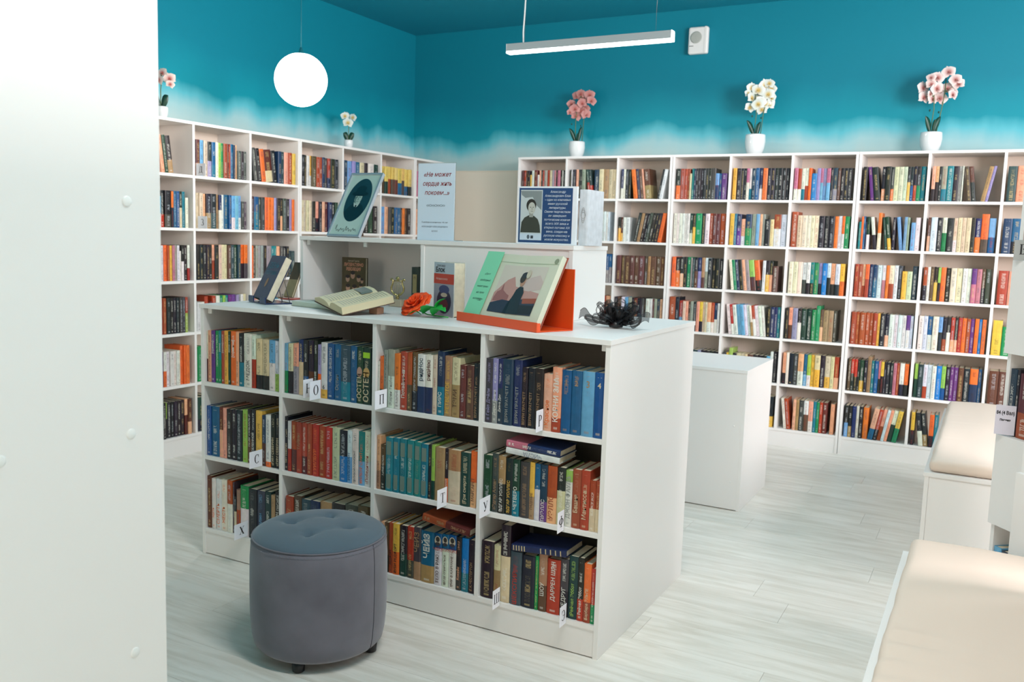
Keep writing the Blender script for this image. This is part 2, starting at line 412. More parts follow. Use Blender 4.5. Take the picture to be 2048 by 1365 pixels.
for a in (UX0+T, UXD-T/2-.3, UXD-T/2-.02): box('shelf_bracket', (a+.001, UY0+.02, UZ1-T-.02), (a+.018, UY0+.03, UZ1-T), M_plast, up, .002)

# second island behind
b2 = empty('white_cabinet', (0, 0, 0)); tag(b2, 'plain closed white cabinet of hip height standing between the island and back wall', 'cabinet')
CX0, CX1, CY0, CY1, CZT = -2.70, -1.0, 4.245, 4.80, .697
box('top_panel', (CX0, CY0-.003, CZT-T), (CX1+.002, CY1, CZT), M_white, b2, .0008)
box('front_panel', (CX0, CY0, .004), (CX1-T, CY0+T, CZT-T), M_white, b2, .0008)
box('side_panel', (CX1-T, CY0, .0), (CX1, CY1, CZT-T), M_white, b2, .0008)
box('side_panel', (CX0, CY0+T, .0), (CX0+T, CY1, CZT-T), M_white, b2, .0008)
box('back_panel', (CX0+T, CY1-T, .0), (CX1-T, CY1, CZT-T), M_white, b2, .0008)
for z in (.34, .62): MB().lathe([(.004, 0), (.004, .0015), (.001, .002)], 10).build('screw_cap', M_plast, b2).matrix_local = Matrix.Translation((CX1-.05, CY0, z-.2)) @ Matrix.Rotation(R90, 4, 'X')

# foreground bookcase seen end-on at the left edge
lb = empty('bookcase', (0, 0, 0)); tag(lb, 'tall white bookcase end panel filling the left edge of the view, with round screw caps', 'bookcase')
BX1, BX0, BY0, BY1 = -1.2, -2.0, .655, 1.008
box('side_panel', (BX1-T, BY0, 0), (BX1, BY1, HS-T), M_white, lb, .001)
box('side_panel', (BX0, BY0, 0), (BX0+T, BY1, HS-T), M_white, lb, .001)
box('back_panel', (BX0+T, BY0+.003, .03), (BX1-T, BY0+.009, HS-T), M_white, lb)
box('top_panel', (BX0, BY0, HS-T), (BX1, BY1, HS), M_white, lb, .001)
for z in (.1, .4, .595+.17-.17+.0, .965, 1.336, 1.62): box('shelf', (BX0+T, BY0+.01, z-T/2), (BX1-T, BY1-.002, z+T/2), M_white, lb)
for yy in (.729, .944):
    for z in (.225, .595, .965, 1.336, 1.70):
        c = MB().lathe([(.0085, 0), (.0085, .0008), (.0075, .0013)], 20).build('screw_cap', M_plast, lb)
        c.matrix_local = Matrix.Translation((BX1, yy, z)) @ Matrix.Rotation(R90, 4, 'Y')

# ------------------------------------------------------------------ books
PAL = dict(k=(30,31,35), K=(66,64,62), w=(218,216,206), W=(205,212,218), c=(206,190,156), C=(228,216,184), y=(222,176,70), o=(226,108,44), r=(172,50,36),
           R=(158,66,38), m=(92,42,36), b=(20,84,130), n=(28,48,84), s=(104,160,196), t=(16,116,128), g=(24,130,78), d=(22,58,48), l=(150,184,84),
           p=(94,50,122), P=(184,110,130), e=(224,164,130), B=(88,60,46), T=(158,126,92), a=(146,148,142), v=(146,142,178), D=(44,64,76), x=(70,70,84), L=(196,206,168), z=(16,112,184), Y=(222,190,104))
NAMES = dict(k='black', K='dark grey', w='white', W='cool white', c='beige', C='cream', y='yellow', o='orange', r='red', R='rust red', m='maroon', b='blue', n='navy', s='light blue',
             t='teal', g='green', d='dark green', l='lime green', p='purple', P='pink', e='peach', B='brown', T='tan', a='grey', v='lavender', D='slate blue', x='slate grey', L='pale green', z='bright blue', Y='pale yellow')
DARK = set('kKrRmbntgdpBDxz')
def geo(t, d, h, hard, bulge):
    """cover (spine + boards) and page block of a book; spine at y = 0 facing -y, thickness along x"""
    c = .0022 if hard else .0006; e = .0025 if hard else 0; n = 4
    outer = [(t, d), (t, .0015)] + [(t/2+t/2*math.cos(math.pi*i/n)*.98, -bulge*math.sin(math.pi*i/n)) for i in range(n+1)] + [(0, .0015), (0, d)]
    inner = [(c, d), (c, .003), (t-c, .003), (t-c, d)]
    ring = outer+inner; N_ = len(ring)
    vs = [(x, y, 0) for x, y in ring]+[(x, y, h) for x, y in ring]
    fs, uv = [], []
    for i in range(N_):
        j = (i+1) % N_; fs.append((j, i, i+N_, j+N_))
        sp = 1 <= i < len(outer)-2
        if sp:
            u0, u1 = 1-(ring[i][0])/t, 1-(ring[j][0])/t
            uv.append([(1-u1, 0), (1-u0, 0), (1-u0, 1), (1-u1, 1)])
        else: uv.append([(-1, .0 if False else 0), (-1, 0), (-1, 1), (-1, 1)])
    # caps as strips between outer and inner ring
    def cap(off, flip):
        L_ = len(outer); q = []
        a = [(0, 1, N_-3+0, N_-4+0)]   # placeholder, replaced below
        return q
    no = len(outer)
    i0, i1, i2, i3 = no, no+1, no+2, no+3      # inner: left-back, left-front, right-front, right-back
    capf = [(0, 1, i2, i3), (no-2, no-1, i0, i1), tuple(range(1, no-1))+(i1, i2)]
    for f in capf:
        fs.append(tuple(k+N_ for k in f)); uv.append([(-1, 1)]*len(f))
        fs.append(tuple(reversed(f))); uv.append([(-1, 0)]*len(f))
    pv = [(c, .0032, e), (t-c, .0032, e), (t-c, d-e-.0008, e), (c, d-e-.0008, e)]
    pv = pv+[(x, y, h-e-.0003) for x, y, _ in pv]
    pf = [(0,3,2,1),(4,5,6,7),(0,1,5,4),(1,2,6,5),(2,3,7,6),(3,0,4,7)]
    return vs, fs, uv, pv, pf
class Cov:
    def __init__(s): s.v = []; s.f = []; s.uv = []; s.A = []; s.B = []; s.T = []; s.P = []; s.mi = []
    def add(s, vs, fs, uv, A, B, Tc, P, mtx=None, mi=0):
        n = len(s.v)
        s.v += [tuple(mtx @ Vector(p)) for p in vs] if mtx is not None else vs
        for f, q in zip(fs, uv):
            s.f.append(tuple(i+n for i in f)); k = len(f); s.mi.append(mi)
            for w in q: s.uv += [w[0], w[1]]
            s.A += list(A)*k; s.B += list(B)*k; s.T += list(Tc)*k; s.P += list(P)*k
    def mesh(s, name, mats):
        me = bpy.data.meshes.new(name); me.from_pydata(s.v, [], s.f)
        me.uv_layers.new(name='UVMap').data.foreach_set('uv', s.uv)
        for nm, d in (('col_a', s.A), ('col_b', s.B), ('col_t', s.T), ('layout', s.P)):
            me.attributes.new(nm, 'FLOAT_COLOR', 'CORNER').data.foreach_set('color', d)
        for m in mats: me.materials.append(m)
        me.polygons.foreach_set('material_index', s.mi); me.update(); return me
def jit(c, amt=9):
    return tuple(max(0, min(255, x+random.uniform(-amt, amt))) for x in c)
def look(code, split=None, tcode=None, txt=.55, v0=.1):
    a, _, b_ = code.partition('/')
    A = jit(PAL[a]); B = jit(PAL[b_]) if b_ else A
    if tcode: Tc = PAL[tcode]
    elif a in DARK: Tc = random.choice([(225,222,210), (205,180,120), (225,222,210), (190,195,200)])
    else: Tc = random.choice([(40,38,40), (60,45,40), (150,50,40), (40,60,90)])
    sp = (split if split is not None else random.choice([.35, .45, .55])) if b_ else 0
    return rgba(A), rgba(B), rgba(Tc), (sp, txt, random.random(), v0)
def make_book(t, d, h, lk, hard=True, name='book'):
    vs, fs, uv, pv, pf = geo(t, d, h, hard, min(.004, t*.12))
    cv = Cov(); cv.add(vs, fs, uv, *lk); o = link(name, cv.mesh(name, [M_cover]))
    link('page_block', MB().add(pv, pf).mesh('page_block'), M_page, o)
    return o
def ordn(i): return ['first','second','third','fourth','fifth','sixth','seventh','eighth','ninth','tenth','eleventh','twelfth','thirteenth','fourteenth','fifteenth','sixteenth','seventeenth','eighteenth','nineteenth','twentieth'][i]
def cname(code):
    a, _, b_ = code.partition('/'); return NAMES[a]+(' and '+NAMES[b_] if b_ else '')
ROWN = {0: 'bottom', 1: 'middle', 2: 'top'}
# --- island books: (right edge, top edge) in zoom pixels, colours, [title, title colour, size, centre 0..1, lower-band split]
IB = {
 (2, 0): ((380, 600, 4.875), 142, 560, [(175,305,'w/m','НЕМОГ БЕЗ','k'),(208,300,'e'),(245,302,'p','[оранш]','w'),(280,305,'g'),(305,303,'t/g','[оранш]','w'),(335,305,'R','[оранш]','w'),(372,305,'y'),(395,310,'d','[оранш]','w'),(447,310,'o','[оранш]','w'),(478,315,'e'),(522,328,'k/t'),(540,330,'w'),(602,335,'w','МЕДОК','K'),(640,350,'w/r'),(702,385,'c/k'),(768,390,'c/k'),(830,398,'s/w'),(866,405,'W/l')]),
 (2, 1): ((380, 600, 4.875), 905, 650, [(955,425,'s/g'),(1003,430,'L/k'),(1058,430,'e/a'),(1105,392,'n/c'),(1155,395,'k/b'),(1205,400,'k/m'),(1243,400,'k','ОСЕННИЕ','w'),(1275,440,'v/o'),(1338,420,'w/y','6','k'),(1405,430,'b/b'),(1470,437,'b','Остин','a'),(1565,445,'D/t'),(1628,455,'b'),(1690,462,'d','ОСТЕН','c'),(1765,470,'d','ОСТЕН','c')]),
 (2, 2): ((740, 640, 4.096), 45, 520, [(78,340,'w'),(110,300,'o/d'),(143,250,'a'),(200,247,'a/w','Карин Тидбек','a'),(247,280,'o/w'),(303,265,'R','Потаённые','w'),(342,272,'R/B'),(385,270,'B/k'),(452,285,'w/n','ридНос','D'),(513,290,'w/n','ридНос','m'),(550,292,'c'),(608,262,'n/t','ПИРС','w'),(668,300,'T/T','ЧЕТВЕРТОЕ','y'),(735,315,'c/T','ТЭМИ','B'),(785,375,'m'),(850,378,'m/B'),(893,360,'k','ТЕРРИ ПРАТЧЕТТ','T')]),
 (2, 3): ((740, 640, 4.096), 937, 600, [(1000,315,'K','Гейл Дэйли','v'),(1045,318,'v/a','Дарья Диана','w'),(1083,322,'n/D','Диана Дин','w'),(1172,325,'n','ТЕРРИ ПРАТЧЕТТ','a'),(1243,332,'n','ТЕРРИ ПРАТЧЕТТ','a'),(1290,395,'k','ТЕРРИ ПРАТЧЕТТ','T'),(1348,398,'k','ТЕРРИ ПРАТЧЕТТ','T'),(1420,402,'k','ТЕРРИ ПРАТЧЕТТ','T'),(1492,448,'e','Красное','o'),(1570,392,'e/R','КОРНИ ЗЛА','w'),(1650,415,'b','1','T'),(1735,420,'b','2','T'),(1838,428,'s','3','T'),(1925,437,'b','4','c')]),
 (1, 0): ((380, 780, 4.55), 120, 400, [(195,145,'b'),(268,155,'b'),(302,160,'m/e'),(334,170,'e'),(380,180,'k'),(424,185,'k'),(475,187,'k'),(525,187,'l'),(558,180,'k/B'),(595,180,'k','ПО ВСЕЛЕННОЙ','w'),(655,195,'y'),(690,235,'n/m'),(735,232,'w/o'),(775,228,'k','ТИМ СЕВЕРИН','c'),(815,228,'k','ТИМ СЕВЕРИН','c')]),
 (1, 1): ((380, 780, 4.55), 847, 560, [(890,245,'k','ТИМ СЕВЕРИН','c'),(922,287,'w/r'),(968,290,'R/m'),(1018,296,'R','ТАЙНЫ','T'),(1065,305,'R/m'),(1110,312,'R'),(1170,320,'r','УИЛБУР','o'),(1232,335,'R'),(1290,345,'r'),(1360,352,'L'),(1430,372,'k/z'),(1474,375,'W/s','УИЛБУР СМИТ','b'),(1532,365,'w','ГОЛУБОЙ ГОРИЗОНТ','D'),(1588,385,'t/s','УИЛБУР СМИТ','o'),(1640,382,'w/w','Победители','R')]),
 (1, 2): ((740, 840, 4.096), 42, 380, [(87,128,'e/T','УИЛБУР СМИТ','B'),(127,205,'B/k'),(187,147,'t/T'),(240,152,'t/T'),(298,160,'t/T'),(357,172,'t/T'),(415,187,'t/T'),(476,202,'t/T'),(503,206,'k'),(532,212,'l/d'),(614,230,'T'),(642,240,'k/o','ТРОЛЛОП','w'),(742,252,'T/c'),(824,272,'d','Три смерти','c'),(874,262,'o/e','МАРГАРЕТ','B')]),
 (1, 3): ((740, 840, 4.096), 917, 560, [(995,290,'d'),(1047,278,'K','Эдгар Аллан','T'),(1107,300,'T/k','ЭДГАР УОЛЛЕС','w'),(1165,320,'k','ЭДГАР УОЛЛЕС','y'),(1224,328,'d/t','ЧЕТВЕРО','w'),(1306,348,'K','','T'),(1347,350,'y/T','ПАДЕНИЕ','B'),(1392,362,'b/W'),(1452,370,'n/p','Г.УЭЛЛС','w'),(1532,380,'R/e','УЭЛЛС','R'),(1600,395,'k/c'),(1657,420,'l/w','ДЖОН ФАУЛЗ','a'),(1728,412,'R','Башня','c'),(1802,420,'R','Мантисса','c'),(1852,502,'R/c'),(1892,508,'R/c')]),
 (0, 0): ((380, 920, 5.12), 160, 400, [(223,165,'m'),(264,195,'w','ЖИТЬ','o'),(324,202,'w','СМЕРТЬ','o'),(381,208,'w','ЖЕСТЬ','o'),(434,215,'R/w'),(450,235,'K'),(474,380,'k/c'),(514,310,'T/R'),(600,272,'g/w'),(683,305,'k'),(765,325,'D','Кэролин','s'),(828,332,'d'),(868,368,'T/k'),(925,330,'k','ТЫ МОЙ СОН','w')]),
 (0, 1): ((380, 920, 5.12), 980, 430, [(1062,378,'R'),(1140,372,'B'),(1232,412,'D'),(1330,428,'n/y'),(1452,440,'T/k'),(1585,455,'k'),(1715,470,'K'),(1840,480,'B')]),
 (0, 2): ((760, 1000, 4.0146), 4, 400, [(34,180,'e'),(68,184,'B/k'),(101,188,'R','РЕДФОРТ','k'),(153,196,'y/o','РУБИ РЕДФОРТ','k'),(216,212,'k/d'),(270,222,'r/K'),(328,225,'K/T','ЧЕЙЗ','T'),(436,258,'b/T','ЧЕЙЗ','w'),(497,276,'b/w','ТЕЛО В РАЮ','B'),(552,282,'b/w','НЕГДЕ СПРЯТАТЬСЯ','B'),(613,287,'b/w','МИР В КАРМАНЕ','B'),(655,305,'k/K','Кокейн','e'),(713,312,'z/t'),(762,330,'k','Г.К.ЧЕСТЕРТОН','T')]),
 (0, 3): ((760, 1000, 4.0146), 812, 560, [(912,335,'k'),(966,370,'c/T'),(1045,205,'k/c'),(1138,418,'x','ШЕКСПИР','r'),(1247,452,'k'),(1274,455,'g'),(1342,432,'T/B','ШОУ','w'),(1450,482,'r','ДАРРЕН ШЭН','w'),(1517,480,'K/k','НЕДРУГ','w'),(1592,460,'d','Рейчел Эббот','l'),(1642,472,'k/r','Рейчел Эббот','w'),(1702,520,'o/R','Барбара ЭЛЬПЕ','c'),(1735,560,'r/g')]),
}
BAYN = ['first','second','third','fourth']
SPL = {'e/R': .22, 'c/k': .28, 'k/t': .45, 'b/T': .34, 'b/w': .72, 't/T': .0, 'R/c': .45, 'l/w': .8, 'w/y': .16, 'k/z': .5, 'W/s': .5, 'T/c': .62, 'k/c': .6, 'w/o': .1, 'T/k': .52, 'n/c': .6, 'w/n': .45, 'y/T': .4}
seen_lab = {}
for (r, c), ((cx, cy, cs), x0, ymid, rows) in IB.items():
    z0 = IZ[r]; zlim = IZ[r+1]-T; yp = IYF+.012; left = x0
    prevX = at(cx+x0/cs, cy+ymid/cs, 'y', yp).x; prevX = max(prevX, ICOL[c]+T/2+.001+(T/2 if c == 0 else 0))
    xmax = ICOL[c+1]-T/2-.001-(T/2 if c == 3 else 0)
    names_in = [cname(q[2]) for q in rows]
    for i, q in enumerate(rows):
        xr, yt, code = q[:3]
        X = at(cx+xr/cs, cy+ymid/cs, 'y', yp).x
        X = min(X, xmax-.0005*(len(rows)-1-i)-.003*(len(rows)-1-i if X > xmax else 0))
        h = at(cx+(left+xr)/2/cs, cy+yt/cs, 'y', yp).z - z0
        h = max(.12, min(h, zlim-z0-.004)); t = max(.006, X-prevX-.0006)
        title = q[3] if len(q) > 3 else ''
        tc = q[4] if len(q) > 4 else None
        lk = look(code, SPL.get(code), tc, .6, .62 if title else .1)
        b = make_book(t, random.uniform(.128, .14), h, lk, True)
        b.location = (prevX, yp+random.uniform(0, .003), z0+.0006)
        if title:
            n = len(title); big = title in ('ЧЕЙЗ', 'ОСТЕН', 'КОРНИ ЗЛА', 'ДАРРЕН ШЭН', 'ДЖОН ФАУЛЗ')
            size = min(t*.95, h*.62/(n*.58), .034) if big else min(t*.66, h*.52/(n*.58), .022)
            cz = {'ЧЕЙЗ': .72, 'КОРНИ ЗЛА': .5, 'ПИРС': .25, 'ОСТЕН': .31, 'ШОУ': .38, 'ридНос': .74, 'Г.УЭЛЛС': .2, 'УЭЛЛС': .28, '[оранш]': .68, 'ТАЙНЫ': .62, 'Потаённые': .45, 'ДАРРЕН ШЭН': .6, 'ДЖОН ФАУЛЗ': .52, 'Башня': .42, 'Мантисса': .42}.get(title, .32)
            if n <= 2:
                cz = .8 if title != '6' else .2
                mx = frame_mtx((t/2, -min(.004, t*.12)-.0004, h*cz), (1, 0, 0), (0, 0, 1)); size = t*.7
            else: mx = frame_mtx((t/2, -min(.004, t*.12)-.0004, h*cz), (0, 0, 1), (-1, 0, 0))
            text('title', title, size, mx, flat(PAL[tc or 'w']), b, maxw=h*.9 if n > 2 else None, bold=size*.012)
        # emphasised details
        if code == 't/T':
            for za, zb in ((.68, .93), (.06, .32)): box('spine_panel', (t*.2, -min(.004, t*.12)-.0005, h*za), (t*.8, -.001, h*zb), flat((108, 128, 118)), b)
        if code == 'c/k' and r == 2 or code in ('K/T',): pass
        if (r, c) == (0, 2) and code == 'b/w':
            mx = frame_mtx((t/2, -min(.004, t*.12)-.0004, h*.87), (1, 0, 0), (0, 0, 1))
            poly('portrait', ell(0, 0, t*.42, .017), mx, 0, flat((190, 180, 160)), b)
            poly('portrait_hair', ell(0, .005, t*.26, .009), mx, .0003, flat((50, 44, 40)), b)
            poly('portrait_coat', ell(0, -.011, t*.33, .006), mx, .0003, flat((60, 56, 60)), b)
            text('author_name', 'ЧЕЙЗ', t*.5, frame_mtx((t/2, -min(.004, t*.12)-.0004, h*.70), (1, 0, 0), (0, 0, 1)), flat(PAL['r']), b)
        if (r, c) == (2, 1) and i >= 13:
            mx = frame_mtx((t/2, -min(.004, t*.12)-.0004, h*.56), (1, 0, 0), (0, 0, 1))
            poly('cover_picture', ell(0, 0, t*.42, .018, 20), mx, 0, flat((176, 140, 120) if i == 13 else (190, 150, 90)), b)
            if i == 14: poly('lime_sticker', [(-t*.45, .052), (t*.45, .052), (t*.45, .072), (-t*.45, .072)], mx, .0002, flat((150, 200, 40)), b)
        nm = cname(code); cnt = names_in.count(nm)
        ht = 'short ' if h < .175 else ''
        feat = 'plain ' if not title and code[0] in 'bm' and '/' not in code else ''
        let = ' with %s lettering' % NAMES[tc] if title and tc else ''
        pos = '%s from left in %s bay, island %s row' % (ordn(i), BAYN[c], ROWN[r])
        lb_ = '%s%s%s book%s, %s' % (ht, feat, nm, let, pos)
        if len(lb_.replace('-', ' ').split()) > 15: lb_ = '%s%s book, %s' % (ht, nm, pos)
        tag(b, lb_, 'book', 'books on the island %s row' % ROWN[r])
        prevX = X; left = xr
# books lying flat on top of the standing rows
def lying(px0, px1, py, yp, t, d, lk, ang, label, zover=None, tilt=0):
    """spine towards the viewer, lying on its side; length along x"""
    a = at(px0, py, 'y', yp); b_ = at(px1, py, 'y', yp); L_ = b_.x-a.x
    bk = make_book(t, d, L_, lk, True)
    # local: x thickness -> world z ; y depth -> world y ; z height -> world x
    m_ = Matrix(((0, 0, 1, 0), (0, 1, 0, 0), (1, 0, 0, 0), (0, 0, 0, 1)))
    m_ = Matrix(((0, 0, 1, 0), (0, 1, 0, 0), (-1, 0, 0, 0), (0, 0, 0, 1)))
    bk.matrix_world = Matrix.Translation((a.x, yp, zover)) @ Matrix.Rotation(tilt, 4, 'Y') @ Matrix.Rotation(ang, 4, 'Z') @ Matrix.Translation((0, 0, t)) @ m_
    tag(bk, label, 'book', 'books lying across the rows'); return bk, L_
b, L_ = lying(1012, 1120, 908, IYF+.006, .020, .125, look('W/w', .5, 'b', 0), 0, 'white book with grey lettering lying flat across the fourth bay, island middle row', IZ[1]+.206, .050)
text('title', 'ЧИСЛА', .019, frame_mtx((.010, -.0028, L_*.5), (0, 0, -1), (1, 0, 0)), flat((120, 130, 150)), b)
b, L_ = lying(1013, 1121, 890, IYF+.006, .022, .125, look('n/P', .4, 'w', 1), 0, 'pink and navy book lying on top of the white flat book, island middle row', IZ[1]+.2275, .050)
b, L_ = lying(1024, 1134, 1098, IYF+.006, .022, .13, look('n', 0, 'c', 0), 0, 'navy book with gold spine lattice lying flat in fourth bay, island bottom row', IZ[0]+.183, -.075)
for za, zb in ((.02, .27), (.5, .95)):
    for k in range(5):
        z_ = L_*(za+(zb-za)*(k+.5)/5)
        box('gold_rule', (.003, -.0033, z_-.0022), (.019, -.001, z_+.0012), flat((196, 178, 140)), b)
b, L_ = lying(845, 940, 1040, IYF+.008, .026, .14, look('m/R', .5, 'T', 1), 0, 'ornate maroon book lying aslant over the row in third bay, island bottom row', IZ[0]+.219, .13)

# --- wall books (compact: colours and relative widths; < leans left, > leans right, _ short, ^ tall, a bare _n is a gap)
RB = {
 (0,0):(.03,.98,'m2 R2 B2 k3 y2_ w3 m4 w2_ e2 k2 R2 a3 R3 c3 a2 P2 k2 P3 k2 w1 k2'),
 (0,1):(.03,.99,'k2 w1 k2 k2 e3 k2 k2 a4 d/r3< d/r3< n6 c5 T6 c4 c4'),
 (0,2):(.03,.98,'n/w4 w4 k5 k4 o7< D5< B5< e3< B/T10< _9 k4> W6>'),
 (0,3):(.02,.97,'k/o5 R5 R3 R3 c2_ t3 n2 k3 k3 k3 k3 k3 k3 K5 s/n4_ b3_ p6_'),
 (0,4):(.02,.98,'y4 k5 k3 k3 P/w3 w/t3 n4 b4 n/w4 o5 k4 k4 k4 k4 k4 k3'),
 (0,5):(.01,.99,'P/w4 R/w4 w/t4 w/R4 o3 z6_ v4 P/s3 v/s4 P/s4 k3 D/a5 B3 k4 k4 k4 k2'),
 (0,6):(.02,.99,'k6 p5< k8< k/e5 k7 k/o4 L6 L6 L5 k/y4 k/b4 k/r4 k/g5 t6'),
 (0,7):(.02,.93,'e/k5 e/k5 k4 a/t7 t9 k7 a5 w2 B6< B/k6< _6 T6> v4>'),
 (0,8):(.02,.80,'D6 e6 w6 m3 o3 k4 k4 r4'),
 (1,0):(.05,.95,'c4 k3 B4 w4 n4 r3 T4 k4 a4 d4'), (2,0):(.05,.95,'k4 k3 m4 B4 n4 c3 T4 k4 a4 t4'),
 (1,1):(.60,.90,'k3 w3 n/w4 w3 w3 W4 w4 W3'),
 (1,2):(.02,.99,'k/y3_ m/y3_ w4_ w5_ _6 k4> T4> k4> k3> K4> k4> k3> k5> o5>'),
 (1,3):(.01,.99,'w4 w3 w3 w3 w3 w3 d/w4 k/y3 g7 k4 w5 R4 m4 m4 R6'),
 (1,4):(.01,.99,'y5 t3 n/p5 e/w5_ n/g7 a5 s4 e3 a3 k6_ c4_ R/w8 W6'),
 (1,5):(.01,.98,'R7^ c5 C6 C4 C4 C5 k6 k5 k6 o4 W4 o/w3 g5'),
 (1,6):(.02,.97,'t4_ o4 b3 n3_ d/w5 w/k6< o/C6^ d5< d/y6< k5 s6< s5 a4 _3 s7_ w8'),
 (1,7):(.02,.98,'B/e4 W8 k6 w/g6 k8 c/w5 c5 c5 c6 k5 n/o7 o/B9^ s/b8'),
 (1,8):(.02,.55,'n5 b/k5 k6 k5'),
 (2,1):(.80,.98,'n4 b/a4 b/a4'),
 (2,2):(.02,.98,'B5 B4 B6 B5 B5 B6 B4 T3 B6 B5 B4'),
 (2,3):(.02,.99,'o5 k/o6 k/e5 k4 g5 a2 d3 k/B4 n/v5 T/B4 W/a4 k5 k5 k5 k4'),
 (2,4):(.02,.90,'w4< g4< n4< k5< e4< a5< l/B7< o/k7< w4 k/y5 k/e4 B7_'),
 (2,5):(.02,.96,'C5 C5 C5 W/K5 w/k4 t/k4 g5 v/k4 z5 W/k4 e/k5 W/k5 y/o5'),
 (2,6):(.01,.99,'R4 R4 e/R3 o/R4 n4 n/b4 W5 w/P4 o3 C/R5 W4 K/k4 y5_ L5_ D5'),
 (2,7):(.02,.98,'R/k4 w3 B4 k/y4 l/k3 o5 k5 C6 C6 w5 w4 p/P5 P5 B/k4 K5'),
 (2,8):(.02,.60,'R4 e4 r/L5 r3'),
 (3,1):(.80,.98,'R/T4 e/B4'),
 (3,2):(.01,.98,'k4 B3 B2 W/n5 s4 a5 k3 m5 k3 k3 K3 k2 w5 w4 B2 a4 D4 e3'),
 (3,3):(.01,.98,'R8^ k5^ r/s5 c4 e3 B3 a4 k4 e4 y/k4 c3 c3 e/w5 R/w4 n/w4 w3'),
 (3,4):(.02,.99,'w5< r/w4< w5< s5< s5< W4< w4< w/T3< R/w4< w5< w4< w4< k5 n5 n4 t4'),
 (3,5):(.02,.88,'k3 e/B4 v5 k/w4 d5 d5 g4 g4^ B/e3 T5 T5 K3'),
 (3,6):(.01,.99,'R5 R4 R6 R4 R4 R4 y3 k5 k/e4 W5 W4 W4 w4 p/W4 W3'),
 (3,7):(.01,.98,'w5 W4 b/w5 w6 s/k4 k/R4 k/w4 r/e4 k/e3 r4 o4 R4 p4 o4 z3 o4'),
 (3,8):(.01,.50,'y5 g5_ m3 n5'),
 (4,3):(.50,.99,'D5_ v3_ k4_ k4_ k4_ k4_'),
 (4,4):(.03,.98,'K3_ y3_ l/y4 k/w4_ c5_ c4_ c3_ B/k6_ k5_ k5_ k4_ s/w4_ w3 k4'),
 (4,5):(.02,.98,'e/k4 w3 k5 K5 e/w6 b/s4 l/w4 y4 c/y6 k5 c/y6 c4 R/e5'),
 (4,6):(.02,.98,'B4 r/k4 r/k4 k3 d/y6 k4 T5^ t4 b5 P/k3 y/k4 k3 k5 k4 P4 R4 w/k6 o/k5'),
 (4,7):(.01,.98,'l/d4 d6 W/R5 W5 w5 z6 l/b5 k5 p4 p5 B6 k7 o/n9 b4'),
 (4,8):(.02,.50,'B5 B4 b/n4 l/s4'),
 (5,4):(.85,.97,'k/y5'),
 (5,5):(.03,.96,'w4< R5< _2 e4 T4 K6 w/B6 e/w6 t4 g4 r4 m6 _4 e5'),
 (5,6):(.02,.97,'k/s5 k/T5 n5 w4 k5 o7 e/b7> R/k5> e/R5> W4> e4> w/d6> y/g6>'),
 (5,7):(.02,.42,'y/k4 k/w5< k/T5< o/k5 t4'),
}
LB = {
 (0,-1):(.44,.72,'e4< d4< k/T6<'),
 (0,0):(.02,.97,'m/e4 s4 c4 k/v4 b/t4 w3 l3 g3 R4 m2 r2 b3 n2 e2 K4_ k3_ K3_'),
 (0,1):(.02,.98,'K4< k4< o5< m/c9< k5< n4 D4 e5 R4 y4'),
 (0,2):(.02,.96,'k4 k2 w3 y/w2 B5 R3 R3 n3 K3 r/n3 k5 k4'),
 (0,3):(.02,.97,'n3 s4 v3 b4 c4 k/w3 w/k5 d4'),
 (0,4):(.02,.97,'Y/B3 Y/d3 Y/R3 Y/K3 Y/m3 Y/b4 Y/K3 Y/b3 Y/k3'),
 (0,5):(.02,.60,'P3 m/P3 n3'),
 (1,-1):(.42,.97,'r3 s/w3_ k/r5 k/K8 o/k3 b4 b4 k/c4 t4 w4_'),
 (1,0):(.02,.98,'c3 c4 e/c3 k/T5 k/D6 T3 n/w3 w3 b5 b3 s/w4 s4 s/w4 K3_ K3_'),
 (1,1):(.02,.98,'B3 b/t5 K3 K4 o4 o4 o3 v3 k4 k/e3 K4 k4 v3 o3'),
 (1,2):(.02,.96,'c3 c3 c3 c3 k4 e/k4 k3 e3 m4 n4 k4 d3'),
 (1,3):(.60,.96,'k3 d3 k3'),
 (1,4):(.02,.97,'s5 e4 K3 k4 b4 b4 k2 o3 B3 k4'),
 (1,5):(.02,.60,'e3 B4'),
 (2,-1):(.42,.99,'r/p4 c3_ w4 o5 R4 y4 P4 a4 w4 w3_ k/w4 k5 w/r4'),
 (2,0):(.02,.99,'k4 k4 k4 k4 k4 e/R4 k5 c4 c4 c4 B4 D5 d5 D4 o/k5 o/K5'),
 (2,1):(.02,.98,'o2 B3 a3 a3 a3 k3 a3 a3 t4 t3 e4 K3 k5 k3 D3_ D4_'),
 (3,-1):(.42,.96,'w3_ R4 R4 k5 k4 k4 k4 K4 K4 R/l4'),
 (3,0):(.02,.97,'w4_ w4_ R4 m3_ R4 w4 g4 l3 t3 p4 p4 v3 a3 w3 c3'),
 (3,1):(.02,.70,'P3_ e4_ B4_ b5_ t4_ B4_'),
 (4,-1):(.42,.96,'n3 p/v4 w/o4 w5 w5 w4 w3 w3 o4^ o3^ o5^'),
 (4,0):(.02,.2,'g4 w4'),
 (5,-1):(.42,.99,'s/w4_ k4 l/k3 k5 k4 k5 k4 k5 e/m4 m/e5'),
 (5,0):(.02,.3,'d/k4 K4'),
}
ROWW = ['top', 'second', 'third', 'fourth', 'fifth', 'bottom']
items = []
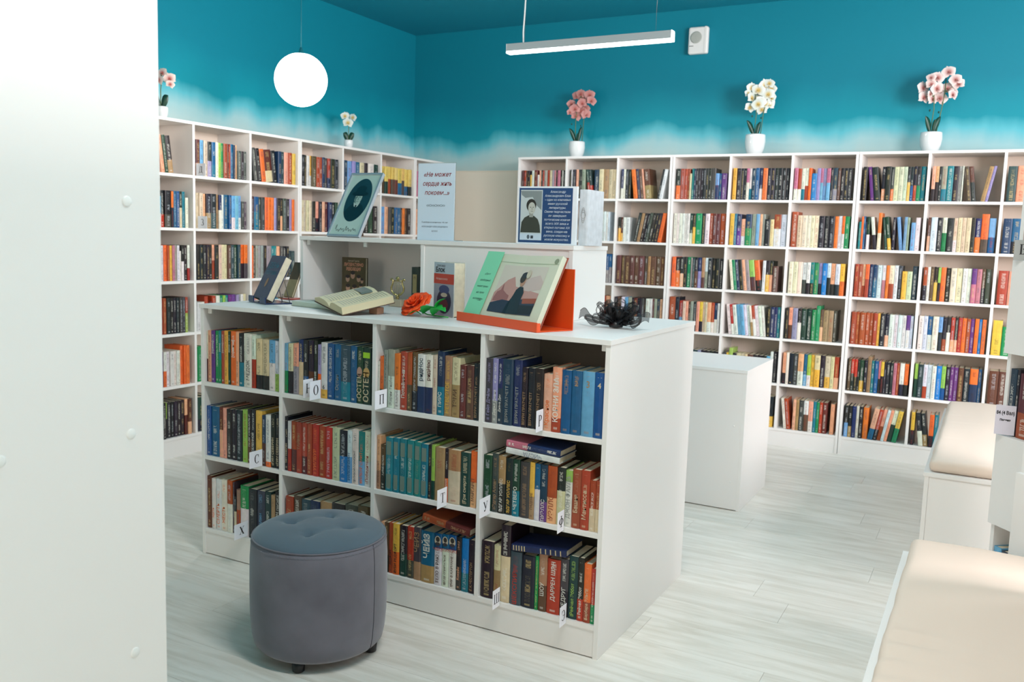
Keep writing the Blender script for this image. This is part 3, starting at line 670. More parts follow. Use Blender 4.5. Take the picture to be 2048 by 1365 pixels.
def expand(table, wall):
    for (r, c), (f0, f1, s) in table.items():
        cw = RCW if wall == 'R' else LCW
        x0, x1 = c*cw+T/2+.003, (c+1)*cw-T/2-.003
        if c % 3 == 0 or (wall == 'L' and c in (-1, 2, 5)): x0 += T/2+.001
        if c % 3 == 2 or (wall == 'L' and c in (1, 4)): x1 -= T/2+.001
        if wall == 'L' and c == 5: x1 = 5.9*cw-T-.003
        W = x1-x0; z0 = WZ[5-r]; toks = []
        for tk in s.split():
            if tk[0] == '_': toks.append((None, float(tk[1:]), '')); continue
            fl_ = ''.join(ch for ch in tk if ch in '<>_^'); core = ''.join(ch for ch in tk if ch not in '<>_^')
            code = core.rstrip('0123456789'); toks.append((code, float(core[len(code):]), fl_))
        # leaning runs need room for their overhang: before a run that leans left, after one that leans right
        runs = []
        for j, (code, w, fl_) in enumerate(toks):
            if code and '<' in fl_ and not (j and toks[j-1][0] and '<' in toks[j-1][2]): runs.append((None, -.0275, ''))
            runs.append((code, w, fl_))
            if code and '>' in fl_ and not (j+1 < len(toks) and toks[j+1][0] and '>' in toks[j+1][2]): runs.append((None, -.0365, ''))
        toks = runs; fix = -sum(t[1] for t in toks if t[1] < 0)
        tot = sum(t[1] for t in toks if t[1] > 0); span = W*(f1-f0)-fix; x = x0+W*f0
        base = random.uniform(.196, .204); i = 0; lean_run = None
        for j, (code, w, fl_) in enumerate(toks):
            t = w/tot*span if w > 0 else -w
            if code is None: x += t; continue
            h = base+random.uniform(-.002, .002)
            if '_' in fl_: h = base*.84
            if '^' in fl_: h = min(.235, base*1.12)
            same = j > 0 and toks[j-1][0] == code and toks[j-1][2] == fl_
            if same: h = items[-1]['h']
            ang = 0
            if '<' in fl_: ang = -.13
            if '>' in fl_: ang = .17
            items.append(dict(wall=wall, r=r, c=c, i=i, x=x, t=t, h=h, z=z0, code=code, ang=ang, n=fl_, d=random.uniform(.125, .137), inset=.012+random.uniform(0, .012)))
            x += t; i += 1
expand(RB, 'R'); expand(LB, 'L')
def wbmatrix(it):
    t = it['t']*math.cos(it['ang'])-.0008 if it['ang'] else it['t']-.0008
    it['tt'] = max(.005, t)
    lift = 0
    x = it['x']+.0004
    if it['ang'] > 0: piv = Matrix.Translation((it['tt'], 0, 0)) @ Matrix.Rotation(it['ang'], 4, 'Y') @ Matrix.Translation((-it['tt'], 0, 0)); 
    elif it['ang'] < 0: piv = Matrix.Rotation(it['ang'], 4, 'Y')
    else: piv = Matrix.Identity(4)
    if it['ang'] > 0:      # leaning to the right: keep the foot inside, shift left by the overhang
        x -= 0
    loc = Matrix.Translation((x, it['inset'], it['z']+.0006)) @ piv
    if it['wall'] == 'R': return Matrix.Translation((RX0, RYF, 0)) @ loc
    return Matrix.Translation((LXF, LY0, 0)) @ Matrix.Rotation(R90, 4, 'Z') @ loc
OCC = lambda it: 0
for it in items:
    it['m'] = wbmatrix(it); p = it['m'] @ Vector((it['tt']/2, 0, it['h']/2)) - Vector((0, 0, CAM_Z))
    n = (it['m'].to_3x3() @ Vector((0, -1, 0))); dz = p.dot(CF)
    px = 1024+FPX*p.dot(CR)/dz; py = 682.5-FPX*p.dot(CU)/dz
    vis = 318 < px < 2040 and py > 0
    if it['wall'] == 'R' and px > 2025: vis = False
    # compartments largely hidden behind the island, cabinet or poster count less
    part = 1
    if it['wall'] == 'R' and it['r'] == 4 and it['c'] in (3, 4): part = .3
    if it['wall'] == 'L' and it['r'] >= 3 and it['c'] >= 0: part = .2
    if it['wall'] == 'R' and it['c'] < 2: part = .5
    if it['wall'] == 'R' and it['c'] == 0 and it['r'] > 0: part = 0
    it['score'] = (it['tt']*it['h']/dz/dz*abs(n.dot(p.normalized()))*part) if vis else 0
n_isl = len([o for o in bpy.data.objects if o.name.split('.')[0] == 'book'])
items.sort(key=lambda q: -q['score'])
N_SINGLE = max(0, 298-n_isl-8)
BAYR = ['first','second','third','fourth','fifth','sixth','seventh','eighth','ninth']
rest = Cov()
for k, it in enumerate(items):
    lk = look(it['code'])
    if k < N_SINGLE and it['score'] > 0:
        b = make_book(it['tt'], it['d'], it['h'], lk, True); b.matrix_world = it['m']
        bay = it['c']+(0 if it['wall'] == 'R' else 1)
        st = 'leaning ' if it['ang'] else 'short ' if '_' in it['n'] else 'tall ' if '^' in it['n'] else ''
        wl = 'back wall' if it['wall'] == 'R' else 'left wall'
        tag(b, '%s%s book, %s from left, %s row, %s %s bay' % (st, cname(it['code']), ordn(it['i']), ROWW[it['r']], wl, BAYR[bay]), 'book', 'books on the %s %s row' % (wl, ROWW[it['r']]))
    else:
        vs, fs, uv, pv, pf = geo(it['tt'], it['d'], it['h'], True, min(.004, it['tt']*.12))
        rest.add(vs, fs, uv, *lk, mtx=it['m']); rest.add(pv, pf, [[(-1, 0)]*4]*6, lk[0], lk[1], lk[2], lk[3], mtx=it['m'], mi=1)
o = link('books', rest.mesh('books', [M_cover, M_page])); tag(o, 'remaining rows of small mixed books filling the left and back wall bookcases', 'books', None, 'stuff')
print('island books', n_isl, 'wall books', len(items), 'single', N_SINGLE)

#PART2
# ------------------------------------------------------------------ serif capitals for the shelf cards
def ring_seg(cx, cy, rx, ry, ix, iy, a0, a1, n=20):
    out = []
    for i in range(n):
        p, q = a0+(a1-a0)*i/n, a0+(a1-a0)*(i+1)/n
        out.append([(cx+rx*math.cos(p), cy+ry*math.sin(p)), (cx+rx*math.cos(q), cy+ry*math.sin(q)), (cx+ix*math.cos(q), cy+iy*math.sin(q)), (cx+ix*math.cos(p), cy+iy*math.sin(p))])
    return out
def rc(x0, y0, x1, y1): return [(x0, y0), (x1, y0), (x1, y1), (x0, y1)]
def stem(x, y0=0, y1=1, w=.15, s=.06): return [rc(x-w/2, y0, x+w/2, y1), rc(x-w/2-s, y0, x+w/2+s, y0+.045), rc(x-w/2-s, y1-.045, x+w/2+s, y1)]
D2 = math.radians
GL = {
 'О': ring_seg(.4, .5, .38, .52, .22, .47, 0, 2*math.pi, 32),
 'С': ring_seg(.42, .5, .38, .52, .23, .47, D2(48), D2(318), 28)+[rc(.62, .66, .68, .98)],
 'Э': ring_seg(.36, .5, .38, .52, .23, .47, D2(-138), D2(132), 28)+[rc(.26, .47, .62, .53), rc(.08, .66, .14, .98)],
 'П': stem(.16)+stem(.68)+[rc(.1, .95, .75, 1)],
 'Н': stem(.16)+stem(.68)+[rc(.2, .47, .66, .53)],
 'Ш': stem(.14, w=.13)+stem(.55, w=.13)+stem(.96, w=.13)+[rc(.1, 0, 1, .05)],
 'Т': [rc(.33, 0, .48, 1), rc(.22, 0, .59, .045), rc(.02, .95, .79, 1), rc(.02, .74, .06, 1), rc(.75, .74, .79, 1)],
 'Р': stem(.17)+ring_seg(.3, .74, .36, .26, .2, .21, D2(-90), D2(90), 16)+[rc(.17, .95, .31, 1), rc(.17, .48, .31, .53)],
 'В': stem(.17)+ring_seg(.3, .74, .3, .26, .15, .21, D2(-90), D2(90), 14)+ring_seg(.3, .27, .37, .27, .2, .22, D2(-90), D2(90), 14)+[rc(.17, .95, .31, 1), rc(.17, 0, .31, .05)],
 'У': [[(.0, 1), (.17, 1), (.5, .36), (.4, .26)], [(.68, 1), (.74, 1), (.42, .1), (.3, .06), (.36, .2)], rc(-.06, .955, .25, 1), rc(.56, .955, .82, 1), ell(.24, .09, .1, .09, 14)],
 'Х': [[(.04, 1), (.24, 1), (.76, 0), (.56, 0)], [(.64, 1), (.7, 1), (.14, 0), (.08, 0)], rc(0, .955, .3, 1), rc(.54, .955, .8, 1), rc(-.02, 0, .26, .045), rc(.5, 0, .82, .045)],
 'Ф': [rc(.43, -.02, .57, 1.02), rc(.34, -.02, .66, .025), rc(.34, .975, .66, 1.02)]+ring_seg(.5, .5, .44, .3, .27, .25, 0, 2*math.pi, 28),
 'Д': [rc(.05, .06, .85, .12), rc(.05, -.16, .1, .1), rc(.8, -.16, .85, .1), rc(.56, .06, .7, 1), [(.28, .96), (.34, .96), (.22, .1), (.14, .1)], rc(.25, .95, .76, 1)],
 'З': ring_seg(.3, .74, .27, .27, .14, .22, D2(-90), D2(150), 18)+ring_seg(.3, .26, .32, .28, .17, .23, D2(-150), D2(90), 18),
}
def glyph(ch, size, mtx, m, parent):
    g = GL[ch]; xs = [p[0] for q in g for p in q]; cx = (min(xs)+max(xs))/2; b = MB()
    for q in g: b.add([mtx @ Vector(((x-cx)*size, (y-.5)*size, 0)) for x, y in q], [tuple(range(len(q)))])
    return b.build('letter', m, parent)
ROWP = {'top': 0, 'middle': 1, 'bottom': 2}
for ch, pxr, pyt, pyb, pxl, where in (('Н', 626, 757, 793, 607, 'half hidden behind the card with О'), ('О', 641.5, 760, 797, 620, 'in second bay, top row of the island'),
        ('П', 774, 778, 814.5, 750.3, 'at the start of third bay, top row of the island'), ('Р', 1086.7, 818, 861, 1073, 'in fourth bay, top row of the island'),
        ('С', 524.6, 898.7, 931.6, 499.5, 'in first bay, middle row of the island'), ('Т', 894, 973.8, 1011, 875, 'in third bay, middle row of the island'),
        ('У', 980.5, 990, 1028, 959.3, 'at the start of fourth bay, middle row of the island'), ('Ф', 1128.7, 1019.5, 1061, 1115.5, 'in fourth bay, middle row of the island'),
        ('Х', 495.6, 1042, 1071.5, 469, 'beside the ottoman, first bay, bottom row'), ('Ш', 1000, 1174.4, 1211.7, 987, 'at the start of fourth bay, bottom row'), ('Э', 1133, 1206.7, 1246.6, 1120, 'towards the end of fourth bay, bottom row')):
    p = at(pxr, pyt, 'y', IYF-.003); q = at(pxr, pyb, 'y', IYF-.003); l = at(pxl, (pyt+pyb)/2+6, 'x', p.x)
    wd = max(.045, min(.075, p.y-l.y)); z1, z0 = p.z, q.z
    c = box('letter_card', (-.0006, -wd, -(z1-z0)/2), (.0006, .001, (z1-z0)/2), M_paper)
    c.location = (p.x, IYF-.0045, (z0+z1)/2)
    glyph(ch, (z1-z0)*.52, frame_mtx((.0009, -wd*.44, 0), (0, 1, 0), (0, 0, 1)), M_ink, c)
    tag(c, 'white card with letter %s, %s' % (ch, where), 'card', 'letter cards on the island')
for ch, x0, x1, y0, y1, where in (('Д', 392.5, 410, 328, 351, 'top row of the left wall'), ('З', 396.5, 412.6, 433, 456.5, 'second row of the left wall')):
    yy = LY0+.028 if ch == 'Д' else LY0+.05
    p = at((x0+x1)/2, (y0+y1)/2, 'x', LXF+.038)
    c = box('letter_card', (-.036, -.0006, -.034), (.036, .0006, .034), M_paper); c.location = (LXF+.040, p.y, p.z)
    glyph(ch, .036, frame_mtx((0, -.0009, 0), (1, 0, 0), (0, 0, 1)), M_ink, c)
    tag(c, 'small pale card with letter %s sticking out of the %s' % (ch, where), 'card', 'letter cards on the left wall')

# ------------------------------------------------------------------ grey ottoman
OX, OY = -1.771, 2.070
ot = empty('ottoman', (OX, OY, 0)); tag(ot, 'round grey velvet ottoman with tufted top and black feet before the island', 'ottoman')
prof = [(.150, .030), (.186, .032), (.198, .045), (.204, .075), (.2085, .13), (.210, .22), (.209, .31), (.206, .355), (.2015, .372)]
MB().lathe(prof, 72).build('body', M_velvet, ot)
dim = [(.085, .03), (-.03, .088), (-.09, -.028), (.03, -.085)]
rr = [0, .015, .03, .045, .06, .075, .09, .105, .12, .135, .15, .165, .18, .19, .196, .2005]; sg = 96; vs, fs = [], []
for r_ in rr:
    for k in range(sg):
        q = 2*math.pi*k/sg; x, y = r_*math.cos(q), r_*math.sin(q)
        z = .372 + .030*max(0, 1-(r_/.2015)**4)**.6
        for j, (dx, dy) in enumerate(dim):
            dd = math.hypot(x-dx, y-dy); z -= .016*math.exp(-(dd/.014)**2) + .006*math.exp(-(dd/.04)**2)
            ex, ey = dim[(j+1) % 4]; L2 = (ex-dx)**2+(ey-dy)**2; tt = max(0, min(1, ((x-dx)*(ex-dx)+(y-dy)*(ey-dy))/L2))
            dl = math.hypot(x-dx-tt*(ex-dx), y-dy-tt*(ey-dy)); z -= .0055*math.exp(-(dl/.007)**2)
            ol = math.hypot(dx, dy); ox, oy = dx/ol*.19, dy/ol*.19; L2 = (ox-dx)**2+(oy-dy)**2; tt = max(0, min(1, ((x-dx)*(ox-dx)+(y-dy)*(oy-dy))/L2))
            dl = math.hypot(x-dx-tt*(ox-dx), y-dy-tt*(oy-dy)); z -= .0025*(1-tt)*math.exp(-(dl/.006)**2)
        vs.append((x, y, z))
for i in range(len(rr)-1):
    for k in range(sg):
        k2 = (k+1) % sg; fs.append((i*sg+k, (i+1)*sg+k, (i+1)*sg+k2, i*sg+k2))
MB().add(vs, fs, True).build('tufted_top', M_velvet_top, ot)
MB().tube([(.2022*math.cos(2*math.pi*k/72), .2022*math.sin(2*math.pi*k/72), .3725) for k in range(73)], .0024, 8, False).build('piping', M_velvet, ot)
for (dx, dy) in dim:
    MB().lathe([(.0, .003), (.005, .0025), (.007, 0)][::-1], 14, (dx, dy, .376)).build('button', M_velvet_top, ot)
sa = math.radians(1)
sm = [(math.cos(sa)*(r_+.0006), math.sin(sa)*(r_+.0006), z) for r_, z in prof[1:]]
MB().tube(sm, .0009, 6).build('seam', flat((62, 62, 70), .9), ot)
st = MB()
for k in range(120):
    q = 2*math.pi*k/120; st.box((-.0006, -.003, -.0006), (.0006, .003, .0006), Matrix.Translation((.2064*math.cos(q), .2064*math.sin(q), .361)) @ Matrix.Rotation(q, 4, 'Z'))
s_ = st.build('stitching', flat((120, 122, 130), .8), ot); s_['kind'] = 'stuff'
for q in (-70, 20, 110, 200):
    a = math.radians(q)
    MB().lathe([(.013, 0), (.018, .004), (.020, .031)], 20).build('foot', M_black, ot).location = (.168*math.cos(a), .168*math.sin(a), 0)

# ------------------------------------------------------------------ benches and cushions
def bench(x0, x1, y0, y1, h, label):
    b = empty('bench', (x0, y0, 0)); tag(b, label, 'bench', 'white storage benches'); w, l = x1-x0, y1-y0
    box('seat_board', (-.004, -.004, h-T), (w+.004, l, h), M_white, b, .0008)
    box('side_panel', (0, 0, 0), (T, l-.002, h-T), M_white, b, .0008); box('side_panel', (w-T, 0, 0), (w, l-.002, h-T), M_white, b, .0008)
    box('front_panel', (T+.0005, .003, .003), (w-T-.0005, .003+T, h-T), M_white, b); box('back_panel', (T, l-T-.002, .003), (w-T, l-.003, h-T), M_white, b)
    return b
def cushion(x0, x1, y0, y1, z, t, label, folds):
    w, l = x1-x0, y1-y0; r = min(.022, t*.45)
    def axis(L_, n):
        a = [-L_/2+r*(1-math.cos(math.pi/2*i/4)) for i in range(5)]
        return a+[-L_/2+r+(L_-2*r)*i/n for i in range(1, n)]+[-q for q in reversed(a)]
    ax, ay, az = axis(w, 16), axis(l, 70), axis(t, 2)
    bm = bmesh.new(); V = {}
    def g(i, j, k):
        if (i, j, k) not in V:
            p = Vector((ax[i], ay[j], az[k])); q = Vector((max(-w/2+r, min(w/2-r, p.x)), max(-l/2+r, min(l/2-r, p.y)), max(-t/2+r, min(t/2-r, p.z))))
            d = p-q; p = q+(d.normalized()*r if d.length > 1e-9 else d)
            if az[k] > 0:
                for fy, fx, amp, sl in folds:
                    dy = p.y-(fy+sl*(p.x+w/2)**1.3); p.z -= amp*math.exp(-(dy/.010)**2)*max(0, 1-(p.x+w/2)/fx) if p.x+w/2 < fx else 0
                    p.z += amp*.6*math.exp(-((dy-.022)/.014)**2)*max(0, 1-(p.x+w/2)/fx)
                p.z += .002*math.sin(p.y*9+1)*math.cos(p.x*11)
                p.z += .005*(1-abs(p.x)/(w/2)*.9)
            p.x += .0012*math.sin(p.y*17)+.0006*math.sin(p.y*41+1)
            V[i, j, k] = bm.verts.new(p)
        return V[i, j, k]
    X, Y, Z = len(ax)-1, len(ay)-1, len(az)-1
    for i in range(X):
        for j in range(Y):
            bm.faces.new((g(i,j,Z), g(i+1,j,Z), g(i+1,j+1,Z), g(i,j+1,Z))); bm.faces.new((g(i,j,0), g(i,j+1,0), g(i+1,j+1,0), g(i+1,j,0)))
    for i in range(X):
        for k in range(Z):
            bm.faces.new((g(i,0,k), g(i+1,0,k), g(i+1,0,k+1), g(i,0,k+1))); bm.faces.new((g(i,Y,k), g(i,Y,k+1), g(i+1,Y,k+1), g(i+1,Y,k)))
    for j in range(Y):
        for k in range(Z):
            bm.faces.new((g(0,j,k), g(0,j,k+1), g(0,j+1,k+1), g(0,j+1,k))); bm.faces.new((g(X,j,k), g(X,j+1,k), g(X,j+1,k+1), g(X,j,k+1)))
    me = bpy.data.meshes.new('cushion'); bm.to_mesh(me); bm.free()
    me.polygons.foreach_set('use_smooth', [True]*len(me.polygons))
    o = link('cushion', me, M_cush); o.location = ((x0+x1)/2, (y0+y1)/2, z+t/2+.001); tag(o, label, 'cushion', 'cream bench cushions'); return o
bench(-.158, .200, .70, 2.68, .45, 'white bench in the right foreground under the nearest cream cushion')
cushion(-.142, .196, .70, 2.655, .45, .052, 'long cream seat cushion in the right foreground, wrinkled at its edge', [(.26, .30, .012, -.35), (.17, .16, .009, .1), (.08, .22, .008, -.2), (.00, .12, .007, .1), (.62, .06, .003, .1)])
bench(-.172, .185, 3.706, 5.30, .45, 'white bench standing before the back wall bookcases, end panel in shade')
cushion(-.160, .18, 3.712, 5.28, .45, .047, 'cream seat cushion on the farther white bench', [(-.3, .2, .003, .1), (.1, .25, .003, -.1), (.3, .2, .003, 0), (-.1, .2, .002, .1), (-.6, .1, .003, 0)])

bookcase('bookcase', (.245, 2.36, 0), None, [0, .8, 1.66], WZ, .28, 'white bookcase standing back to back with the nearest bench', rz=-R90)  # added out of view to shade the near bench and aisle
# ------------------------------------------------------------------ angled display cases at the right
AZ = math.atan2(-.77, .64)
LV = [.100, .394, .689, .980, 1.276, 1.575, 1.88]
def angled(x, y, label):
    r = bookcase('angled_bookcase', (x, y, 0), None, [0, .43], LV, .28, label, 'angled bookcases', rz=AZ)
    for k in (1, 3): box('door', (.001, -.017, LV[k]-T+.001), (.429, -.0005, LV[k+1]-.001), M_white, r, .001)
    return r
A_ = angled(.062, 3.40, 'tall angled white bookcase beside the farther bench, partly hidden by its neighbour')
B_ = angled(.112, 2.835, 'tall angled white bookcase at the right frame edge, nearest the foreground bench')
def angled_book(par, x, lvl, t, h, code, label, title=None, inset=.005):
    b = make_book(t, .15, h, look(code, .4)); b.matrix_world = Matrix.Translation(par.location) @ Matrix.Rotation(AZ, 4, 'Z') @ Matrix.Translation((x, inset, LV[lvl]+.001)); tag(b, label, 'book', 'books in the angled bookcases'); return b
angled_book(A_, .018, 2, .028, .225, 'D/s', 'dark teal picture book in the open niche above the 84 card')
angled_book(A_, .048, 2, .012, .225, 'k', 'thin black book beside a thick brown book in the angled bookcase')
angled_book(A_, .062, 2, .062, .215, 'm/R', 'thick brown leather book in the open niche beside the 84 card')
angled_book(A_, .018, 0, .034, .20, 's/t', 'light blue book low in the angled bookcase near the floor')
angled_book(A_, .054, 0, .036, .195, 'D/g', 'dark green and blue book low in the angled bookcase')
angled_book(A_, .018, 4, .030, .21, 'e/R', 'rust and peach book above the grey В card')
angled_book(A_, .050, 4, .030, .20, 'B', 'brown book in the upper niche at the right frame edge')
angled_book(B_, .018, 2, .03, .20, 'P/w', 'pale pink book at the right frame edge, in the nearer angled bookcase')
def acard(px0, px1, py0, py1, y, lines, label, col):
    a = at(px0, (py0+py1)/2, 'y', y); b_ = at(px1, (py0+py1)/2, 'y', y); t_ = at(px0, py0, 'y', y); u_ = at(px0, py1, 'y', y)
    c = box('index_card', (0, -.0006, 0), (b_.x-a.x, .0006, t_.z-u_.z), flat(col)); c.location = (a.x, y, u_.z); W_, H_ = b_.x-a.x, t_.z-u_.z
    for s, sz, fy in lines:
        if s in GL: glyph(s, H_*.5, frame_mtx((W_*.55, -.0009, H_*fy), (1, 0, 0), (0, 0, 1)), M_ink, c)
        else: text('lettering', s, sz, frame_mtx((W_*.5, -.0009, H_*fy), (1, 0, 0), (0, 0, 1)), M_ink, c, maxw=W_*.9, bold=.0006)
    tag(c, label, 'card', 'index cards on the angled bookcases'); return c
acard(1990, 2031, 809, 868, 3.355, [('84 (4 Вел)', .017, .74), ('Поэзия', .009, .5)], 'pale card reading 84 (4 Вел) in front of the brown leather book', (204, 200, 210))
acard(2028, 2062, 480, 521, 3.355, [('В', .02, .55)], 'grey card with black letter В, high at the right frame edge', (160, 162, 158))

# ------------------------------------------------------------------ orchids
def petal_mat(name, outer, inner, edge):
    m = bpy.data.materials.new(name); m.use_nodes = True; nt = m.node_tree; b = nt.nodes['Principled BSDF']; b.inputs['Roughness'].default_value = .6
    tc = nt.nodes.new('ShaderNodeTexCoord'); ln = nt.nodes.new('ShaderNodeVectorMath'); ln.operation = 'LENGTH'; nt.links.new(tc.outputs['Object'], ln.inputs[0])
    cr = nt.nodes.new('ShaderNodeValToRGB'); e = cr.color_ramp.elements
    e[0].position = .15; e[0].color = rgba(inner); e[1].position = .95; e[1].color = rgba(edge); q = e.new(.55); q.color = rgba(outer)
    nt.links.new(ln.outputs['Value'], cr.inputs[0]); nt.links.new(cr.outputs[0], b.inputs['Base Color'])
    b.inputs['Subsurface Weight'].default_value = .15; b.inputs['Subsurface Radius'].default_value = (.3, .3, .3)
    return m
def petal(b, ang, L_, W_, cup, n=7, m=4):
    vs, fs = [], []
    for i in range(n+1):
        u = i/n; w = W_*math.sin(math.pi*min(1, .12+u*.88))**.6*(.55+.45*math.sin(math.pi*u**.8)) if i < n else .02
        for j in range(m+1):
            v = (j/m-.5)*2; x, y, z = v*w/2, u*L_, -cup*u*u - .06*v*v*abs(w) + .05*math.sin(u*3)
            vs.append((x*math.cos(ang)-y*math.sin(ang), x*math.sin(ang)+y*math.cos(ang), z))
    for i in range(n):
        for j in range(m): a = i*(m+1)+j; fs.append((a, a+1, a+m+2, a+m+1))
    b.add(vs, fs, True)
def flower_mesh():
    b = MB()
    for a in (0, 130, -130): petal(b, math.radians(a), .92, .62, .12)
    for a in (72, -72): petal(b, math.radians(a), 1.0, 1.25, .02)
    for a in (150, 210, 180): petal(b, math.radians(a), .34, .24, -.30, 4, 2)
    b.lathe([(.02, .0), (.09, .06), (.07, .16), (.01, .2)], 8)
    return b.mesh('flower')
FM = flower_mesh()
vr = Vector((math.cos(YAW), math.sin(YAW), 0)); vb = Vector((-math.sin(YAW), math.cos(YAW), 0))
def orchid(name, basepx, plane, potr, poth, fl, stems, leaves, m, fs_, label, potbulge=1.0):
    ax, val = plane; P = at(*basepx, ax, val); P.z = HS+.0005; dz = (P-Vector((0, 0, CAM_Z))).dot(CF); s = dz/FPX
    r = empty('orchid', P); tag(r, label, 'orchid', 'potted orchids on the bookcases')
    po = MB().lathe([(potr*.66, 0), (potr*.72, .004), (potr*.92*potbulge, poth*.35), (potr*1.0*potbulge, poth*.65), (potr*.97, poth*.93), (potr*.95, poth), (potr*.88, poth), (potr*.86, poth*.9)], 32, capt=False).build('pot', M_pot, r)
    MB().lathe([(0.001, poth*.93), (potr*.87, poth*.9)][::-1], 20, capb=True).build('bark', M_brown, r)
    def loc(px, py, dd=0): return vr*((px-basepx[0])*s) + Vector((0, 0, (basepx[1]-py)*s)) + vb*dd
    for k, pts in enumerate(stems):
        MB().tube([loc(px, py, .0 if k == 0 else .012) for px, py in pts], .0026, 7).build('stem', M_stem, r)
    for (tx, ty, wd, dd) in leaves:
        tip = loc(tx, ty, dd); b0 = Vector((tip.x*.12, tip.y*.12, poth*.9)); side = vr.cross(Vector((0, 0, 1))) ; side = (vr*.55+Vector((0, 0, .83 if tip.dot(vr) < 0 else -.83))).normalized(); lv = MB(); vs, fs = [], []
        for i in range(9):
            u = i/8; c = b0.lerp(tip, u) + Vector((0, 0, .012*math.sin(math.pi*u))); w = wd*math.sin(math.pi*(.1+.9*u))**.8/2 if i < 8 else .0005
            vs += [c-side*w, c-vb*.003, c+side*w]
        for i in range(8): a = i*3; fs += [(a, a+1, a+4, a+3), (a+1, a+2, a+5, a+4)]
        lo = lv.add(vs, fs, True).build('leaf', M_leaf, r); so = lo.modifiers.new('thickness', 'SOLIDIFY'); so.thickness = .0018
    rnd = random.Random(len(fl)*7+int(basepx[0])); mesh = FM.copy(); mesh.materials.append(m)
    for k, f in enumerate(fl):
        o = link('flower', mesh, None, r); sc = fs_*rnd.uniform(.88, 1.1)*(f[2] if len(f) > 2 else 1)
        c = loc(f[0], f[1], rnd.uniform(-.035, .03)); yaw = rnd.uniform(-.6, .6); pit = rnd.uniform(-.25, .35)
        # local z (flower's face) turned towards the room
        fwd = (-vb*math.cos(yaw)+vr*math.sin(yaw)); fwd = (fwd*math.cos(pit)+Vector((0, 0, -math.sin(pit)*.6))).normalized()
        x = Vector((0, 0, 1)).cross(fwd).normalized(); yv = fwd.cross(x); roll = rnd.uniform(-.4, .4); x, yv = x*math.cos(roll)+yv*math.sin(roll), yv*math.cos(roll)-x*math.sin(roll)
        mm = Matrix.Identity(4)
        for i in range(3): mm[i][0], mm[i][1], mm[i][2], mm[i][3] = x[i]*sc, yv[i]*sc, fwd[i]*sc, c[i]
        o.matrix_local = mm
        # stalk of the flower to the nearest stem
        best = min((Vector(loc(px, py)) for st_ in stems for px, py in st_), key=lambda q: (q-c).length)
        MB().tube([c-fwd*.002, (c+best)/2-fwd*.012+Vector((0, 0, .006)), best], .0013, 5).build('flower_stalk', M_stem, r)
    for (bx, by) in [q for q in ((stems[0][1][0]-8, stems[0][1][1]+3), (stems[0][1][0]+10, stems[0][1][1]+6))][:2 if len(stems) > 1 else 0]:
        c = loc(bx, by); MB().lathe([(.001, -.007), (.005, -.002), (.005, .003), (.001, .008)], 8, c).build('bud', M_leaf, r)
    return r
PM_pink = petal_mat('dusty_pink_petals', (190, 130, 124), (176, 90, 80), (200, 146, 140))
PM_white = petal_mat('white_petals', (214, 222, 214), (214, 180, 90), (226, 230, 222))
PM_wp = petal_mat('white_petals_pink_heart', (214, 188, 182), (166, 92, 84), (226, 220, 214))
PM_pw = petal_mat('cream_petals_pink_heart', (226, 196, 186), (190, 90, 80), (230, 216, 206))
orchid('o', (1153, 309), ('y', 5.95), .059, .115, [(1150,187),(1167,190),(1178,198),(1139,203,.8),(1160,203),(1146,214),(1166,212),(1150,226),(1169,223),(1136,221,.6),(1157,184),(1174,186),(1160,218)],
       [[(1149,278),(1149,240),(1150,210),(1158,188)], [(1163,278),(1165,235),(1168,205),(1172,188)]], [(1136,252,.035,-.02),(1162,247,.036,.0),(1152,262,.03,-.03)], PM_pink, .044, 'dusty pink potted orchid in white pot on the back wall bookcase, nearest the corner')
orchid('o', (1509, 304), ('y', 5.95), .0655, .132, [(1496,173),(1508,178),(1521,168),(1533,175),(1497,193),(1512,192),(1527,186),(1537,190),(1508,206),(1525,202),(1495,211,.8),(1520,214),(1533,203),(1514,200),(1528,165,.8),(1490,184,.7)],
       [[(1505,267),(1508,225),(1506,200),(1502,178)], [(1519,267),(1523,220),(1527,200),(1528,175)]], [(1488,237,.036,-.02),(1518,238,.036,.0),(1508,244,.03,-.03)], PM_white, .045, 'white potted orchid in white pot on the middle back wall bookcase')
orchid('o', (1860, 300), ('y', 5.95), .062, .118, [(1881,144),(1862,155),(1847,156,.8),(1895,159),(1903,166),(1841,173),(1862,176),(1850,168,.8),(1887,174),(1900,178,.8),(1843,192),(1859,195),(1874,193),(1891,188),(1874,180,.8),(1851,186,.7)],
       [[(1857,262),(1861,215),(1859,190),(1862,160)], [(1871,262),(1879,205),(1882,180),(1882,150)]], [(1842,230,.04,-.02),(1876,229,.04,.0),(1862,236,.03,-.03)], PM_wp, .043, 'tall potted orchid with white and pink-hearted flowers, farthest from the corner')
orchid('o', (323, 232), ('x', -4.09), .036, .068, [(325,142,.9),(319,156),(339,152),(343,164,.7)], [[(322,208),(322,175),(324,158),(324,142)]], [(306,186,.045,-.02),(337,185,.045,.0)], PM_pw, .036, 'small cream orchid with pink hearts on the left wall bookcase beside the foreground panel')
orchid('o', (697, 292), ('x', -4.09), .032, .062, [(691,229),(706,231,.8),(697,242),(692,224,.6)], [[(697,276),(697,255),(697,243),(699,230)]], [(687,261,.042,-.01),(708,261,.042,.0)], PM_white, .037, 'small white orchid on the left wall bookcase right of the globe lamp')

